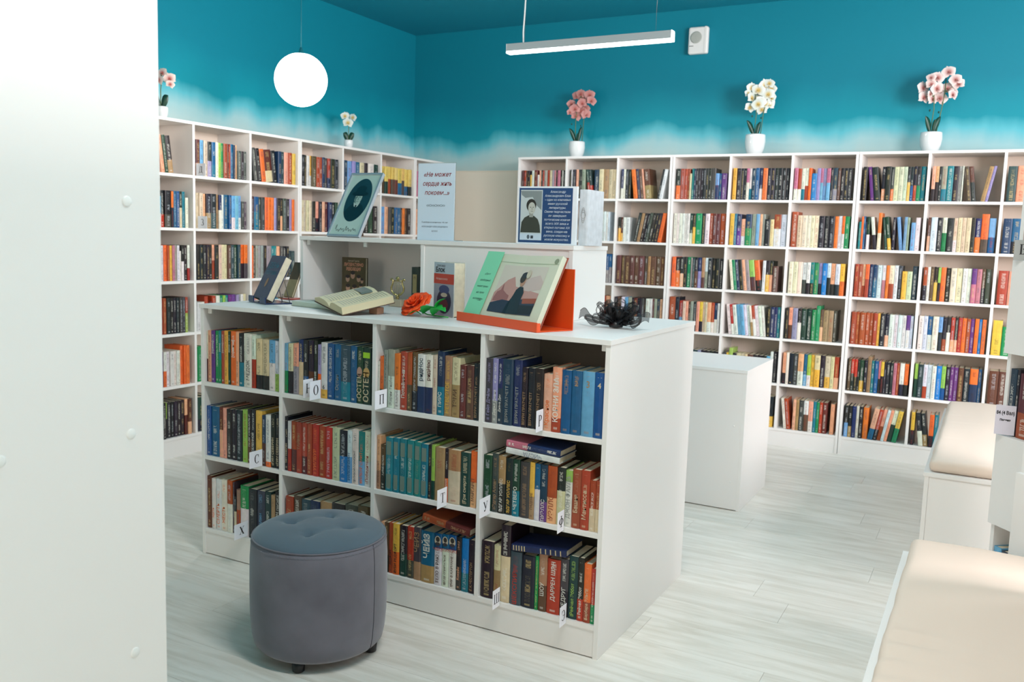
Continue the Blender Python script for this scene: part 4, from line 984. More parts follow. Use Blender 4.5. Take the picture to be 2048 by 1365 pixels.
# ------------------------------------------------------------------ lamps, speaker
gx = Vector((0, 0, CAM_Z)) + (CF + CR*((602-1024)/FPX) - CU*((160-682.5)/FPX))*4.6
gl = empty('pendant_lamp', gx); tag(gl, 'glowing round white globe pendant lamp hanging before the left wall', 'lamp')
GR = 52*4.6/FPX
MB().lathe([(GR*math.sin(math.pi*i/24)+.0001, -GR*math.cos(math.pi*i/24)) for i in range(25)], 48).build('globe', M_globe, gl)
MB().lathe([(GR*.36, GR*.935), (GR*.34, GR*.965), (.018, GR*1.0), (.012, GR*1.06), (.006, GR*1.2)], 24).build('cap', flat((30, 110, 122), .4), gl)
MB().tube([(0, 0, GR*1.1), (0, 0, GR*1.1+.12), (0, 0, CZ-gx.z-.02)], [.0035, .0025, .0022], 8).build('cord', flat((20, 110, 124), .5), gl)
MB().lathe([(.045, -.022), (.045, 0)], 24, (0, 0, CZ-gx.z)).build('ceiling_rose', flat((20, 120, 134), .5), gl)
pl = bpy.data.lights.new('globe_light', 'POINT'); pl.energy = 14; pl.color = (1, .985, .95); pl.shadow_soft_size = GR
po = bpy.data.objects.new('globe_light', pl); po.location = gx+Vector((0, 0, -GR-.02)); COL.objects.link(po); po.visible_camera = False
ll = empty('linear_lamp', (-2.665, 4.785, 2.385)); tag(ll, 'long thin linear pendant lamp glowing along its underside near the ceiling', 'lamp')
LLn = 1.02
box('housing', (0, -.025, .012), (LLn, .025, .055), M_alu, ll, .001)
box('diffuser', (.001, -.026, 0), (LLn-.001, .026, .0118), M_led, ll, .002)
box('end_cap', (-.002, -.0255, .0), (-.0002, .0255, .055), M_plast, ll); box('end_cap', (LLn+.0002, -.0255, 0), (LLn+.002, .0255, .055), M_led, ll)
MB().tube([(.10, 0, .055), (.097, .0, .12), (.104, 0, .26), (.112, 0, .5)], .0045, 8).build('power_cord', M_plast, ll)
for x in (.105, .92): MB().tube([(x, .004, .055), (x, .004, .505)], .0007, 5).build('suspension_wire', M_wire, ll)
al = bpy.data.lights.new('linear_light', 'AREA'); al.shape = 'RECTANGLE'; al.size = LLn; al.size_y = .05; al.energy = 9; al.color = (.95, .98, 1)
ao = bpy.data.objects.new('linear_light', al); ao.location = (-2.665+LLn/2, 4.785, 2.380); COL.objects.link(ao)
sp = empty('wall_speaker', (-1.909, BY-.001, 2.672)); tag(sp, 'small white loudspeaker with round grille mounted high on the blue wall', 'speaker')
box('body', (-.068, -.045, -.09), (.068, 0, .09), M_plast, sp, .012)
MB().lathe([(.040, 0), (.040, .0015), (.034, .0025)], 36).build('grille', M_teal_grey, sp).matrix_local = Matrix.Translation((-.012, -.0455, .018)) @ Matrix.Rotation(R90, 4, 'X')
box('logo_plate', (-.058, -.0462, -.040), (-.028, -.0452, -.036), flat((90, 95, 95)), sp)
box('side_trim', (.045, -.0465, -.088), (.060, -.045, .088), M_plast, sp, .0006)

# ------------------------------------------------------------------ display on top of the island
TZ, UZ = IZ[3]+.0008, UZ1+.0008
def lean_frame(o, n, a, b_):
    n = Vector(n).normalized(); u = Vector((n.y, -n.x, 0)); upv = (n*a+Vector((0, 0, b_))).normalized(); return frame_mtx(o, u, upv)
# framed portrait, easel-backed
FW, FH = .170, .318
fr = empty('picture_frame', (-2.4825, 2.932, UZ+.004)); fr.matrix_world = lean_frame((-2.4825, 2.932, UZ+.004), (0, 1, 0), .163, .27)
tag(fr, 'silver-framed portrait of a man in a hat leaning back on the display unit', 'picture frame')
bd = .009
for a, b_ in (((0, 0), (FW, bd)), ((0, FH-bd), (FW, FH)), ((0, bd), (bd, FH-bd)), ((FW-bd, bd), (FW, FH-bd))): box('frame_bar', (a[0], a[1], -.014), (b_[0], b_[1], .002), M_frame, fr, .001)
box('portrait_print', (bd, bd, -.010), (FW-bd, FH-bd, -.004), flat((176, 200, 190), .25), fr)
I_ = Matrix.Identity(4)
def pz(name, pts, z, c, par, mtx=I_): return poly(name, pts, mtx, z, flat(c, .35), par)
cx, cy = FW/2+.002, FH*.575
pz('oval', ell(cx, cy, .062, .108, 40), -.0036, (24, 62, 72), fr)
pz('coat', [(cx-.050, cy-.062), (cx-.03, cy-.03), (cx-.012, cy-.018), (cx+.016, cy-.018), (cx+.036, cy-.03), (cx+.052, cy-.055), (cx+.04, cy-.08), (cx+.015, cy-.102), (cx-.015, cy-.104), (cx-.038, cy-.086)], -.0033, (14, 44, 52), fr)
pz('collar', [(cx-.016, cy-.012), (cx+.017, cy-.010), (cx+.012, cy-.03), (cx+.001, cy-.042), (cx-.01, cy-.03)], -.0030, (170, 190, 182), fr)
pz('tie', [(cx-.003, cy-.026), (cx+.005, cy-.026), (cx+.004, cy-.050), (cx+.0, cy-.054), (cx-.004, cy-.05)], -.0028, (20, 40, 46), fr)
pz('face', ell(cx, cy+.008, .0185, .029, 24), -.0027, (150, 176, 166), fr)
pz('face_shade', [(cx-.0185, cy+.012), (cx-.008, cy+.02), (cx-.009, cy-.006), (cx-.004, cy-.019), (cx-.013, cy-.014)], -.0025, (84, 116, 112), fr)
for s_ in (-1, 1): pz('eye', ell(cx+s_*.0075, cy+.013, .0038, .0016, 10), -.0023, (20, 40, 46), fr)
pz('nose', [(cx-.001, cy+.012), (cx+.002, cy+.012), (cx+.0045, cy-.001), (cx-.002, cy-.002)], -.0023, (104, 132, 126), fr)
pz('mouth', rc(cx-.006, cy-.0095, cx+.0065, cy-.0075), -.0023, (60, 84, 84), fr)
pz('hat_brim', ell(cx+.001, cy+.030, .043, .0115, 24), -.0022, (10, 38, 46), fr)
pz('hat_crown', [(cx-.027, cy+.028), (cx+.027, cy+.030), (cx+.025, cy+.062), (cx+.008, cy+.072), (cx-.012, cy+.070), (cx-.024, cy+.058)], -.0021, (12, 44, 52), fr)
sg_ = MB(); pts = [(.028+.11*i/60, .034+.006*math.sin(i*.9)+.004*math.sin(i*.37+1)+(.014 if i in (1, 2, 30, 31) else 0), -.0032) for i in range(61)]
sg_.tube(pts, .0006, 4).build('signature', M_ink, fr)
MB().add([(FW*.5-.02, .14, -.0145), (FW*.5+.02, .14, -.0145), (FW*.5+.03, .054, -.085), (FW*.5-.0, .054, -.085), (FW*.5-.02, .14, -.0165), (FW*.5+.02, .14, -.0165), (FW*.5+.03, .056, -.088), (FW*.5-.0, .056, -.088)], [(0,1,2,3), (7,6,5,4), (0,4,5,1), (1,5,6,2), (2,6,7,3), (3,7,4,0)]).build('easel_leg', flat((96, 70, 52)), fr)
# quotation sheet in a holder
qs = empty('quotation_sheet', (-2.068, 3.0, UZ)); tag(qs, 'white printed sheet with a dark red quotation standing on the display unit', 'sign')
QW, QH = .174, .304
box('sheet', (0, 0, 0), (QW, .0015, QH), flat((206, 220, 232)), qs)
box('holder', (-.002, .0017, 0), (QW+.002, .0035, QH+.004), M_acryl, qs); box('holder_foot', (0, .0036, 0), (QW, .07, .003), M_acryl, qs)
dr = flat((140, 30, 34))
for k, s in enumerate(('«Не может', 'сердце жить', 'покоем...»')): text('quotation', s, .0245, frame_mtx((QW*.52, -.0005, QH*(.855-.118*k)), (1, 0, 0), (0, 0, 1)), dr, qs, shear=.25, bold=.0003, maxw=QW*.78)
on_ = MB()
for k in range(7):
    xx = QW*.5+(k-3)*.0125
    on_.tube([(xx+.006*math.cos(q*.5), -.001, QH*.455+.004*math.sin(q*.5)*(1 if k % 2 else .7)) for q in range(13)], .0005, 4)
on_.build('ornament', flat((110, 120, 126)), qs)
for k, (s, z_) in enumerate((('В ноябре исполнилось 145 лет', .0085), ('АЛЕКСАНДРУ АЛЕКСАНДРОВИЧУ', .0085), ('БЛОКУ', .0085))): text('caption', s, z_, frame_mtx((QW*.48, -.0005, QH*(.235-.058*k)), (1, 0, 0), (0, 0, 1)), flat((70, 74, 84)), qs, maxw=QW*.72)
# blue information board with portrait
ib = empty('information_board', (-1.597, 2.978, UZ)); tag(ib, 'blue information board with a portrait photograph and italic text', 'sign')
IW, IH = .243, .213; MW = flat((232, 236, 240))
box('board', (0, 0, 0), (IW, .012, IH), MW, ib, .001)
F0 = lambda x, z: frame_mtx((x, 0, z), (1, 0, 0), (0, 0, 1))
box('blue_print', (.005, -.0008, .005), (IW-.018, -.0001, IH-.006), flat((30, 66, 112)), ib)
box('photograph', (.012, -.0016, .014), (.103, -.0009, IH-.013), flat((190, 200, 200)), ib)
mf = frame_mtx((.012, -.0018, .014), (1, 0, 0), (0, 0, 1)); PH = IH-.027
pz('photo_cloud', [(.0, PH*.98), (.088, PH*.98), (.088, PH*.6), (.066, PH*.70), (.05, PH*.86), (.02, PH*.84), (.004, PH*.9)], 0, (128, 138, 138), ib, mf)
pz('photo_suit', [(.002, .028), (.086, .028), (.083, .055), (.074, .078), (.058, .090), (.036, .092), (.018, .083), (.006, .066)], .0003, (58, 62, 54), ib, mf)
pz('photo_neck', rc(.038, .085, .054, .104), .0005, (150, 154, 146), ib, mf)
pz('photo_hair', ell(.0455, .129, .0205, .0235, 22), .0006, (44, 42, 38), ib, mf)
pz('photo_face', ell(.048, .119, .0150, .0215, 22), .0008, (186, 188, 178), ib, mf)
for q in (.043, .054): pz('photo_eye', ell(q, .122, .0028, .0013, 8), .0010, (50, 50, 48), ib, mf)
pz('photo_mouth', rc(.0445, .1065, .0535, .108), .0010, (100, 96, 90), ib, mf)
pz('photo_nose', [(.048, .121), (.0495, .121), (.0515, .113), (.0475, .1125)], .0010, (140, 140, 130), ib, mf)
pz('photo_strip', rc(0, 0, .091, .024), .0003, (196, 210, 222), ib, mf)
pz('photo_emblem', ell(.036, .012, .006, .008, 14), .0005, (90, 100, 110), ib, mf); pz('photo_emblem', rc(.046, .006, .057, .017), .0005, (60, 66, 74), ib, mf)
for k, s in enumerate(('Александр', 'Александрович Блок', '– один из ключевых', 'имен русской', 'литературы.', 'Своим творчеством', 'он завершил', 'поэтические искания', 'всего XIX века и', 'открыл поэзию XX', 'века, соединив', 'русскую классику и', 'новое искусство.')):
    text('caption', s, .0118, frame_mtx((.165, -.0012, IH-.020-.01455*k), (1, 0, 0), (0, 0, 1)), flat((216, 224, 232)), ib, shear=.2, maxw=.106)
# white ornamented book beside it
wb = make_book(.036, .14, .203, look('W', 0, 'a', 0)); wb.matrix_world = Matrix.Translation((-1.352, 2.996, UZ)); tag(wb, 'white book with a grey scroll ornament standing beside the blue board', 'book')
orn = MB()
for k in range(3): orn.tube([(.018+.009*math.cos(q*.45)*(1-.3*k/3), -.0045, .11+.028*math.sin(q*.45)*(.4+.3*k)) for q in range(15)], .0006, 4)
orn.build('ornament', flat((150, 152, 150)), wb)

# closed book on a dark stand at the island's left end
ep = 'book_stand'
n_ = Vector((.37, .93, 0)); O_ = Vector((-2.640, 2.672, TZ+.018))
bs = empty('book_stand', (-2.64, 2.668, TZ)); bs.matrix_world = Matrix.Translation((-2.64, 2.668, TZ)) @ Matrix.Rotation(math.atan2(-.37, .93), 4, 'Z')
tag(bs, 'dark blue acrylic book stand at the island end by the blue book', 'book stand')
box('base', (-.012, -.012, 0), (.145, .11, .004), M_navy, bs, .0005); box('lip', (-.012, -.014, .004), (.035, -.010, .028), M_navy, bs); box('lip', (.095, -.014, .004), (.145, -.010, .028), M_navy, bs)
for x in (.04, .11): MB().tube([(x, .108, .004), (x, .085, .09), (x, .108, .15)], .0018, 6).build('wire_support', M_wire, bs)
bb = make_book(.034, .125, .19, look('n/b', .0, 's', 0)); 
mm = lean_frame(O_, n_, .085, .17)      # local x right, y up the cover, z to the viewer
bb.matrix_world = mm @ Matrix(((0, 1, 0, 0), (0, 0, 1, 0), (1, 0, 0, -.030), (0, 0, 0, 1)))
tag(bb, 'thick dark blue book with cream pages leaning on the dark blue stand', 'book')
cvm = bb.matrix_world.inverted() @ mm
FB = lambda x, y: cvm @ Matrix.Translation((x, y, .0046))
text('title', 'ДЕНЬ', .034, FB(.062, .145), flat((30, 110, 130)), bb, maxw=.09); text('title', 'ПОЭЗИИ', .022, FB(.062, .112), flat((30, 110, 130)), bb, maxw=.09)
poly('emblem', ell(0, 0, .010, .020, 14), FB(.062, .07), 0, flat((150, 110, 80)), bb)
# second book on a wire stand behind it
ws = empty('wire_stand', (-2.668, 2.88, TZ)); ws.matrix_world = Matrix.Translation((-2.672, 2.86, TZ)); tag(ws, 'small red-based wire stand half hidden by the display unit', 'book stand')
box('base', (0, 0, 0), (.058, .09, .004), M_red, ws)
MB().tube([(.050, .07, .004), (.056, .06, .06), (.060, .085, .115), (.05, .085, .12)], .0016, 6).build('wire_support', M_wire, ws)
MB().tube([(.01, .004, .004), (.012, -.002, .022), (.02, -.002, .022)], .0016, 6).build('wire_hook', M_wire, ws)
b = make_book(.012, .05, .16, look('B/T', .5, 'w', .6)); mm = lean_frame((-2.668, 2.874, TZ+.012), (.05, .99, 0), .06, .13)
b.matrix_world = mm @ Matrix(((0, 1, 0, 0), (0, 0, 1, 0), (1, 0, 0, -.012), (0, 0, 0, 1))); tag(b, 'brown-grey booklet leaning on the small wire stand', 'book')
# pale brochure lying under the open book
br = empty('brochure', (0, 0, 0)); br.matrix_world = Matrix.Translation((-2.42, 2.655, TZ)) @ Matrix.Rotation(-.18, 4, 'Z'); tag(br, 'pale green open brochure lying flat beneath the open book', 'brochure')
box('page_block', (0, 0, 0), (.30, .19, .018), flat((196, 206, 190)), br, .001); box('cover', (-.002, -.002, 0), (.302, .192, .0022), flat((170, 176, 160)), br)
poly('grey_photo', [(.02, .07), (.16, .07), (.18, .16), (.04, .17)], I_, .0184, flat((96, 104, 100)), br)
# open book propped on a block
def openbook(o, mtx, L_, prof, bot, label, cover):
    r = empty('open_book'); r.matrix_world = mtx; tag(r, label, 'book'); n = len(prof)
    vs = [(s, 0, z) for s, z in prof]+[(s, L_, z) for s, z in prof]+[(s, 0, z) for s, z in bot]+[(s, L_, z) for s, z in bot]
    fs = []
    for i in range(n-1): fs += [(i, i+1, n+i+1, n+i), (2*n+i+1, 2*n+i, 3*n+i, 3*n+i+1), (2*n+i, 2*n+i+1, i+1, i), (n+i, n+i+1, 3*n+i+1, 3*n+i)]
    fs += [(0, n, 3*n, 2*n), (n-1, 3*n-1, 4*n-1, 2*n-1)]
    link('page_block', MB().add(vs, fs).mesh('page_block'), flat((214, 200, 164), .8), r)
    vs = [(s, -.003, z-.0005) for s, z in bot]+[(s, L_+.003, z-.0005) for s, z in bot]+[(s, -.003, z-.003) for s, z in bot]+[(s, L_+.003, z-.003) for s, z in bot]
    link('cover', MB().add(vs, fs).mesh('cover'), cover, r); return r
Bx = Vector((-2.009, 2.458, TZ+.0035)); vdir = Vector((.094, .164, .040)).normalized(); wdir = Vector((-.87, .49, .0)); wdir = (wdir-vdir*wdir.dot(vdir)); wdir = (wdir+Vector((0, 0, .10))).normalized()
xl = -wdir; yl = vdir; o0 = Bx+wdir*.25
mx = frame_mtx(o0, xl, yl)
prof = [(-.03, .012), (-.015, .016), (.03, .024), (.075, .024), (.105, .018), (.118, .010), (.124, .004), (.130, .012), (.140, .022), (.16, .0285), (.19, .029), (.22, .027), (.25, .0255)]
bot = [(s, .0 if abs(s-.124) > .02 else -.0) for s, z in prof]
ob = openbook(None, mx, .20, prof, bot, 'open book with yellowed pages propped up on the island top', flat((92, 60, 44)))
for side in (0, 1):
    tb = MB()
    for k in range(17):
        y0 = .185-k*.0105
        if side == 0 and k < 6: continue
        x0 = .020 if side == 0 else .146; x1 = x0+.085-random.uniform(0, .02)*(k % 4 == 3)
        def zz(x):
            for (a, za), (b2_, zb) in zip(prof, prof[1:]):
                if a <= x <= b2_: return za+(zb-za)*(x-a)/(b2_-a)+.0006
            return .03
        xs = [x0+(x1-x0)*i/8 for i in range(9)]
        tb.add([(x, y0, zz(x)) for x in xs]+[(x, y0+.0030, zz(x)) for x in xs], [(i, i+1, 10+i, 9+i) for i in range(8)])
    q = tb.build('printed_lines', flat((150, 148, 128)), ob); q['kind'] = 'stuff'
xs = [.03+.08*i/8 for i in range(9)]
pm_ = MB().add([(x, .135, .0008+([z for (s, z) in prof if s <= x][-1])+.0012) for x in xs]+[(x, .18, .0008+([z for (s, z) in prof if s <= x][-1])+.0012) for x in xs], [(i, i+1, 10+i, 9+i) for i in range(8)])
pm_.build('page_picture', flat((104, 112, 104)), ob)
bk_ = box('wooden_block', (0, 0, 0), (.038, .04, .024), flat((190, 140, 110)), None, .002); bk_.location = (-1.998, 2.598, TZ); tag(bk_, 'small beige wooden block propping the open book', 'block')
# dark cover book with portraits, inside the niche
mb = make_book(.018, .128, .185, look('B', 0, 'e', 0)); mb.matrix_world = Matrix.Translation((-2.508, 3.07, TZ)) @ Matrix.Rotation(-R90, 4, 'Z') @ Matrix.Rotation(0, 4, 'X')
# spine turned to the left so that the front cover faces the room
mb.matrix_world = frame_mtx((-2.508, 3.085, TZ), (0, -1, 0), (1, 0, 0)); 
tag(mb, 'dark brown book with group portraits on its cover inside the open niche', 'book')
inv = mb.matrix_world.inverted()
cf = lambda x, z, d=0: inv @ frame_mtx((-2.508+x, 3.085-.018-.0006-d, TZ+z), (1, 0, 0), (0, 0, 1))
text('author_line', 'Анатолий Горелов', .010, cf(.064, .170), flat((214, 190, 160)), mb, maxw=.06)
text('title', 'ЛИТЕРАТУРНО', .019, cf(.064, .153), flat((216, 150, 120)), mb, maxw=.105, bold=.0006); text('title', 'РЕВОЛЮЦИЯ', .019, cf(.064, .134), flat((216, 150, 120)), mb, maxw=.078, bold=.0006)
for x, z, s in ((.032, .092, 1), (.060, .108, 1.1), (.092, .094, 1), (.034, .052, 1.05), (.070, .05, 1.1), (.110, .085, .7), (.104, .06, .7)):
    poly('portrait', ell(0, 0, .0108*s, .0145*s, 14), cf(x, z), 0, flat((180, 140, 116)), mb); poly('portrait_hair', ell(0, .010*s, .0115*s, .0075*s, 12), cf(x, z, .0003), 0, flat((40, 28, 24)), mb)
# brass lyre statuette
ly = empty('lyre_statuette', (-2.118, 2.94, TZ)); tag(ly, 'small golden lyre statuette on a clear block inside the niche', 'statuette')
box('plinth', (-.028, -.016, 0), (.028, .016, .030), flat((186, 170, 146), .2), ly, .002)
MB().lathe([(.008, .030), (.005, .034), (.010, .038), (.004, .044), (.006, .048)], 14).build('stem', M_gold, ly)
for s_ in (-1, 1):
    MB().tube([(s_*x, 0, z) for x, z in ((.002, .046), (.016, .050), (.029, .062), (.031, .076), (.024, .092), (.022, .104), (.029, .113), (.035, .110), (.033, .104))], [.0038, .0042, .0042, .004, .0036, .0034, .003, .0026, .0022], 8).build('arm', M_gold, ly)
MB().tube([(-.023, 0, .104), (.023, 0, .104)], .0020, 8).build('crossbar', M_gold, ly)
for k in range(5): MB().tube([((k-2)*.0062, 0, .051), ((k-2)*.0070, 0, .104)], .0007, 5).build('string', M_gold, ly)
for k in range(5): MB().tube([(0, 0, .104), (.010*math.sin((k-2)*.5), 0, .104+.018*math.cos((k-2)*.45))], [.002, .0028], 6).build('finial', M_gold, ly)
# dark book standing by the niche's divider
db = make_book(.040, .13, .158, look('K', 0, 'T', 0)); db.matrix_world = Matrix.Translation((-2.0295-.0, 3.03, TZ)); db.matrix_world = Matrix.Translation((-2.131+.0, 3.06, TZ)); tag(db, 'dark book with a beige spine label standing against the niche divider', 'book')
db.matrix_world = Matrix.Translation((-2.134, 3.06, TZ)); box('spine_label', (.010, -.0052, .05), (.030, -.0046, .128), flat((190, 170, 120)), db); text('label_mark', 'П', .014, frame_mtx((.020, -.0056, .112), (1, 0, 0), (0, 0, 1)), M_ink, db)
db.location.x = -2.134+.0
# white, red and grey volume turned with its pages to the right
vb_ = make_book(.050, .125, .197, look('w', 0, 'w', 0)); vb_.matrix_world = frame_mtx((-1.812, 2.79, TZ), (0, -1, 0), (1, 0, 0)); 
vb_.matrix_world = Matrix.Translation((-1.812, 2.742, TZ)) @ Matrix.Rotation(-.37, 4, 'Z') @ frame_mtx((0, .050, 0), (0, -1, 0), (1, 0, 0))
tag(vb_, 'white and red volume with a dark painting on its cover behind the rose', 'book')
inv = vb_.matrix_world.inverted(); W0 = Matrix.Translation((-1.812, 2.742, TZ)) @ Matrix.Rotation(-.37, 4, 'Z')
cf = lambda x, z, d=0: inv @ W0 @ frame_mtx((x, -.0008-d, z), (1, 0, 0), (0, 0, 1))
poly('grey_panel', rc(.002, .155, .123, .195), cf(0, 0), 0, flat((176, 188, 198)), vb_); poly('red_panel', rc(.001, .118, .124, .1545), cf(0, 0), 0, flat((190, 62, 44)), vb_)
poly('painting', rc(.002, .002, .123, .1175), cf(0, 0), 0, flat((150, 150, 162)), vb_)
poly('painted_figure', ell(.066, .055, .044, .045, 20), cf(0, 0, .0003), 0, flat((52, 44, 66)), vb_); poly('painted_crown', ell(.066, .098, .032, .016, 16), cf(0, 0, .0004), 0, flat((60, 66, 110)), vb_)
poly('painted_face', ell(.066, .078, .020, .008, 14), cf(0, 0, .0006), 0, flat((200, 180, 160)), vb_); poly('painted_dress', ell(.066, .042, .026, .022, 14), cf(0, 0, .0006), 0, flat((110, 44, 56)), vb_)
text('author_line', 'Александр', .013, cf(.046, .184, .0004), flat((60, 64, 72)), vb_, maxw=.05); text('author_line', 'Блок', .024, cf(.040, .168, .0004), M_ink, vb_, bold=.0008); text('title', 'Незнакомка', .012, cf(.050, .136, .0004), flat((226, 190, 180)), vb_)
# orange book stand with the open art book
n2 = Vector((.38, .925, 0)).normalized(); u2 = Vector((n2.y, -n2.x, 0)); L0 = Vector((-1.640, 2.634, TZ))
os_ = empty('book_stand'); os_.matrix_world = frame_mtx(L0, u2, n2); tag(os_, 'glossy orange acrylic book stand holding the open art book', 'book stand'); SW = .43
box('base', (0, 0, 0), (SW, .152, .003), M_orange, os_, .0005); box('lip', (0, -.003, 0), (SW, -.0002, .031), M_orange, os_, .0005)
box('lip_end', (SW-.003, 0, .0032), (SW, .012, .029), M_orange, os_); box('back_plate', (0, .150, .0032), (SW, .153, .198), M_orange, os_, .0005)
ab = empty('open_book'); o1 = L0+u2*.040+n2*.022+Vector((0, 0, .0140))
mm = lean_frame(o1, n2, .105, .215); ab.matrix_world = mm; tag(ab, 'open art book showing a painted man in black, leaning on the orange stand', 'book')
AW, AH = .182, .246; mid = AW
def half(x0, x1, z0, z1): return [(x0, 0, z0), (x1, 0, z1), (x1, AH, z1), (x0, AH, z0), (x0, 0, -.010), (x1, 0, -.010), (x1, AH, -.010), (x0, AH, -.010)]
HB = [(3,2,1,0)[::-1], (4,7,6,5), (0,4,5,1), (1,5,6,2), (2,6,7,3), (3,7,4,0)]
PC = flat((206, 208, 186), .6)
link('left_pages', MB().add(half(0, mid, .006, -.001), HB).mesh('left_pages'), PC, ab); link('right_pages', MB().add(half(mid+.0003, 2*AW, -.001, .010), HB).mesh('right_pages'), PC, ab)
box('cover', (-.004, -.003, -.0135), (2*AW+.004, AH+.004, -.0104), flat((150, 70, 50)), ab)
def onpage(pts, lift): return [(x, y, ((.006-.007*x/mid) if x <= mid else (-.001+.011*(x-mid)/mid))+lift) for x, y in pts]
def pg(name, pts, lift, c):
    for side in (0, 1):
        # clip to one page (Sutherland-Hodgman against x = mid)
        out = []
        for (p, q) in zip(pts, pts[1:]+pts[:1]):
            ip = p[0] <= mid if side == 0 else p[0] >= mid; iq = q[0] <= mid if side == 0 else q[0] >= mid
            if ip: out.append(p)
            if ip != iq: t_ = (mid-p[0])/(q[0]-p[0]); out.append((mid, p[1]+(q[1]-p[1])*t_))
        if len(out) > 2:
            e = 1e-4 if side else -1e-4
            link(name, MB().add(onpage([(x+(e if abs(x-mid) < 1e-6 else 0), y) for x, y in out], lift), [tuple(range(len(out)))]).mesh(name), flat(c, .35), ab)
pg('picture_sky', rc(.085, .030, .318, .205), .0006, (206, 196, 182))
pg('picture_haze', [(.085, .10), (.13, .15), (.16, .165), (.182, .13), (.25, .12), (.318, .11), (.318, .06), (.085, .055)], .0009, (186, 142, 132))
pg('picture_cloud', [(.20, .12), (.23, .16), (.29, .175), (.318, .15), (.318, .125), (.26, .115)], .0011, (196, 176, 168))
pg('picture_fortress', [(.092, .085), (.10, .105), (.115, .112), (.12, .14), (.128, .112), (.15, .10), (.165, .095), (.165, .075), (.092, .07)], .0013, (150, 100, 96))
pg('picture_river', [(.085, .030), (.318, .030), (.318, .085), (.25, .088), (.20, .075), (.14, .078), (.085, .062)], .0015, (50, 56, 72))
pg('picture_bank', [(.245, .088), (.318, .092), (.318, .074), (.25, .07)], .0017, (150, 78, 56))
pg('picture_rail', [(.215, .032), (.318, .035), (.318, .066), (.225, .064)], .0019, (30, 30, 36))
pg('picture_coat', [(.165, .030), (.17, .06), (.186, .095), (.192, .118), (.206, .130), (.226, .128), (.238, .110), (.236, .075), (.243, .045), (.246, .030)], .0022, (26, 36, 44))
pg('picture_head', ell(.212, .150, .013, .020, 18), .0025, (176, 132, 106))
pg('picture_hair', ell(.207, .160, .015, .017, 16), .0028, (60, 48, 40))
pg('picture_hat', ell(.216, .172, .021, .011, 16), .0031, (48, 44, 50)); pg('picture_plume', ell(.230, .176, .011, .016, 14), .0034, (196, 186, 164))
pg('page_emblem', ell(.345, .226, .011, .010, 12), .0008, (140, 146, 120)); pg('page_rule', rc(.0, .214, .36, .217), .0004, (170, 180, 150))
sl = box('mint_slip', (-.030, .002, .0088), (.062, AH+.004, .0094), flat((132, 214, 172)), ab)
for k, (s, z_) in enumerate((('«Поэт', .011), ('свободный', .011), ('имеет право', .010), ('на свою', .011), ('исповедь»', .011))): text('slip_text', s, z_, frame_mtx((.018, AH*.66-.0235*k, .0100), (1, 0, 0), (0, 1, 0)), flat((40, 70, 60)), ab, shear=.25, maxw=.07)
text('slip_text', 'А. Блок', .006, frame_mtx((.030, AH*.13+.03, .0100), (1, 0, 0), (0, 1, 0)), flat((60, 90, 80)), ab)

# orange fabric rose
rc0 = at(829, 612, 'y', 2.665); ro = empty('fabric_rose', (rc0.x, 2.665, TZ)); tag(ro, 'bright orange fabric rose lying on the island top', 'artificial flower')
rg = random.Random(5)
def rose_petal(rad, wdt, hgt, curl):
    b = MB(); vs, fs = [], []; n, m = 7, 8
    for i in range(n+1):
        u = i/n
        for j in range(m+1):
            v = (j/m-.5)*2; a = v*wdt*(.35+.65*math.sin(math.pi*min(1, .15+u*.62)))
            rr_ = rad*(.35+.75*u**.7)+curl*u**3; z = hgt*u*(1-.16*v*v*u) - curl*.6*u**4 + .0022*math.sin(v*6+u*3)*u
            vs.append((rr_*math.cos(a), rr_*math.sin(a), z))
    for i in range(n):
        for j in range(m): a = i*(m+1)+j; fs.append((a, a+1, a+m+2, a+m+1))
    return b.add(vs, fs, True)
TH = Matrix.Translation((0, 0, .047)) @ Matrix.Rotation(math.radians(38), 4, 'X') @ Matrix.Rotation(math.radians(-14), 4, 'Y') @ Matrix.Translation((0, 0, -.012))
for ring, (cnt, rad, wdt, hgt, curl) in enumerate(((3, .008, 1.5, .034, .0), (4, .016, 1.1, .034, .003), (5, .026, .9, .031, .009), (6, .036, .75, .024, .014), (7, .044, .62, .012, .013))):
    for k in range(cnt):
        pt = rose_petal(rad, wdt, hgt*rg.uniform(.9, 1.1), curl*rg.uniform(.8, 1.4)).build('petal', M_rose, ro)
        pt.matrix_local = TH @ Matrix.Rotation(2*math.pi*(k+ring*.37)/cnt+rg.uniform(-.15, .15), 4, 'Z'); pt.modifiers.new('t', 'SOLIDIFY').thickness = .0007
def leafm(L_, W_, cup):
    b = MB(); vs, fs = [], []
    for i in range(11):
        u = i/10; w = W_/2*math.sin(math.pi*u**.85)**.8+.0004
        for j in (-1, -.5, 0, .5, 1): vs.append((u*L_, j*w*(1+.08*math.sin(u*30)), cup*u*(1-u)*4+abs(j)*w*.35))
    for i in range(10):
        for j in range(4): a = i*5+j; fs.append((a, a+5, a+6, a+1))
    return b.add(vs, fs, True)
for (dx, dy, dzv, L_, W_, az_, el_) in ((.048, -.016, .006, .095, .085, -6, 12), (.098, .0, .010, .062, .060, 30, 62), (.095, -.022, .004, .065, .062, -12, 16), (.045, -.02, .002, .05, .02, -150, -2)):
    lf = leafm(L_, W_, .012).build('leaf', M_rleaf, ro); lf.matrix_local = Matrix.Translation((dx, dy, dzv+.004)) @ Matrix.Rotation(math.radians(az_), 4, 'Z') @ Matrix.Rotation(-math.radians(el_), 4, 'Y'); lf.modifiers.new('t', 'SOLIDIFY').thickness = .0008
MB().tube([(.02, .0, .02), (.06, -.004, .008), (.11, -.004, .005), (.15, -.006, .004)], .0022, 6).build('stem', M_rleaf, ro)

